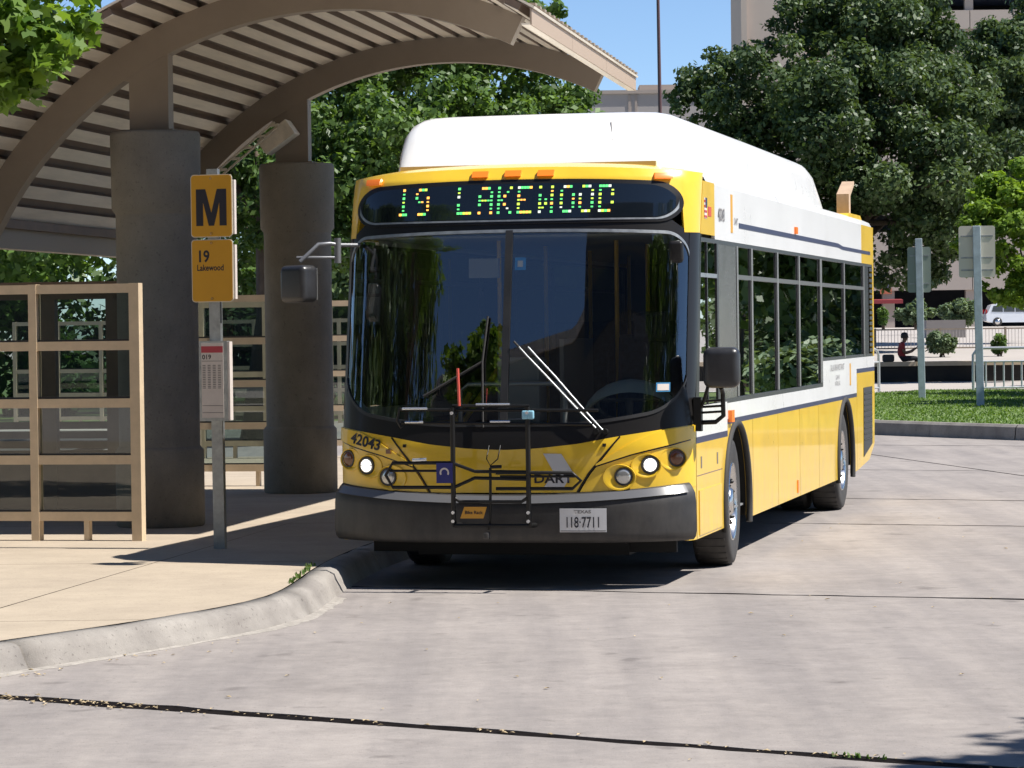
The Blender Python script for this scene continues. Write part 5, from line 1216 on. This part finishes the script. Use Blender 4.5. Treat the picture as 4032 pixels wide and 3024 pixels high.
for x in (.85, 3.75):
    for y in (-.80, .80):
        wl = obj('wheel', MB().lathe([(0, -.115), (.2, -.11), (.215, -.06), (.215, .06), (0, .1)], (x, y, .35), 'y', 18).mesh('rim'), M_chr, suv); obj('tyre', MB().lathe([(.21, -.11), (.34, -.115), (.36, 0), (.34, .115), (.21, .11)], (x, y, .35), 'y', 22).mesh('tyre'), M_rub, wl)
for y in (-.7, .7): obj('headlight', MB().box(4.40, 4.60, y - .15, y + .15, .72, .86).mesh('hl'), M_lens, suv); obj('tail_lamp', MB().box(-.02, .08, y - .12, y + .12, .95, 1.3).mesh('tl'), MATS['tail_red'], suv)
# --- small things on the pavement: weeds in the kerb joint, leaf litter along the joints
def weed(label, pts, n, h, seed):
    rg = np.random.default_rng(seed); vs = []; fs = []
    for k_ in range(n):
        t = rg.random(); i = min(int(t * (len(pts) - 1)), len(pts) - 2); u = t * (len(pts) - 1) - i; a_, b_ = pts[i], pts[i + 1]
        x, y = a_[0] + (b_[0] - a_[0]) * u + rg.normal(0, .012), a_[1] + (b_[1] - a_[1]) * u; z = pts[0][2]; hh = h * rg.uniform(.4, 1.2); an = rg.uniform(0, 2 * PI); r = rg.uniform(.1, .8) * hh
        dx, dy = -math.sin(an) * .006, math.cos(an) * .006; q = len(vs)
        vs += [(x - dx, y - dy, z), (x + dx, y + dy, z), (x + math.cos(an) * r * .5 + dx, y + math.sin(an) * r * .5 + dy, z + hh * .7), (x + math.cos(an) * r * .5 - dx, y + math.sin(an) * r * .5 - dy, z + hh * .7), (x + math.cos(an) * r, y + math.sin(an) * r, z + hh)]
        fs += [(q, q + 1, q + 2, q + 3), (q + 3, q + 2, q + 4)]
    me = bpy.data.meshes.new('weed'); me.from_pydata(vs, [], fs); at = me.attributes.new('tint', 'FLOAT', 'FACE'); at.data.foreach_set('value', rg.random(len(fs)).astype(np.float32))
    return obj('weed', me, L_mid, label=label, cat='weed', kind='stuff')
weed('green weed growing in the joint between kerb and platform', [(-1.445, 21.75, .15), (-1.465, 21.0, .15), (-1.50, 20.2, .15)], 75, .034, 3)
weed('grass tuft sprouting from the wide dark road joint', [(1.32, jd(JT[1], 1.32), 0), (1.55, jd(JT[1], 1.55), 0)], 26, .022, 4)
# pale silt washed into the gutter at the foot of the kerb
rg = np.random.default_rng(31); iA = next(i for i, q in enumerate(F2) if q[1] > 13.0); iB = next(i for i, q in enumerate(F2) if q[1] > 21.0); vs = []; fs = []
PTS = dens(F2[iA:iB], .05); n = len(PTS); wn = np.convolve(rg.random(n + 24), np.ones(25) / 25, 'valid'); wn = (wn - wn.min()) / (wn.max() - wn.min())
for i, q in enumerate(PTS):
    nn = lnorm(PTS, i); w_ = .015 + .075 * wn[i] ** 1.6 + .02 * rg.random(); vs += [(q[0] - nn.x * .0, q[1] - nn.y * .0, .010), (q[0] - nn.x * w_ * .6, q[1] - nn.y * w_ * .6, .006), (q[0] - nn.x * w_, q[1] - nn.y * w_, .001)]
for i in range(n - 1): fs += [(3 * i, 3 * i + 1, 3 * i + 4, 3 * i + 3), (3 * i + 1, 3 * i + 2, 3 * i + 5, 3 * i + 4)]
me = bpy.data.meshes.new('silt'); me.from_pydata(vs, [], fs)
obj('gutter_silt', me, mat('gutter_silt', (.30, .275, .245), .95, noise=.25, scale=9, bump=.8, bscale=45), label='pale dried silt along the foot of the platform kerb', cat='dirt', kind='stuff')
rg = np.random.default_rng(9); vs = []; fs = []
for k_ in range(420):
    if k_ < 120: x = rg.normal(-2.4, .45); y = jd(JT[1], x) + rg.normal(-.06, .07)
    elif k_ < 200: x = rg.uniform(-2.6, 2.5); y = jd(JT[1], x) + rg.normal(0, .04)
    elif k_ < 300: i = rg.integers(12, 45); x, y = F2[min(i, len(F2) - 1)]; x += rg.uniform(.0, .18); y -= rg.uniform(0, .3)
    else: x = rg.uniform(-3, 4); y = rg.uniform(12, 30)
    if y > 20.5 and x < 1.6: continue
    s = rg.uniform(.006, .022); an = rg.uniform(0, PI); c_, s__ = math.cos(an) * s, math.sin(an) * s; q = len(vs); z0 = .006
    vs += [(x - c_, y - s__, z0), (x + s__ * .6, y - c_ * .6, z0 + s * .4), (x + c_, y + s__, z0 + .002), (x - s__ * .6, y + c_ * .6, z0 + s * .3)]; fs.append((q, q + 1, q + 2, q + 3))
me = bpy.data.meshes.new('litter'); me.from_pydata(vs, [], fs)
obj('leaf_litter', me, mat('dry_leaf', (.42, .33, .2), .9, noise=.5, scale=30), label='dry leaf scraps and grit lying along the road joints and kerb', cat='litter', kind='stuff')
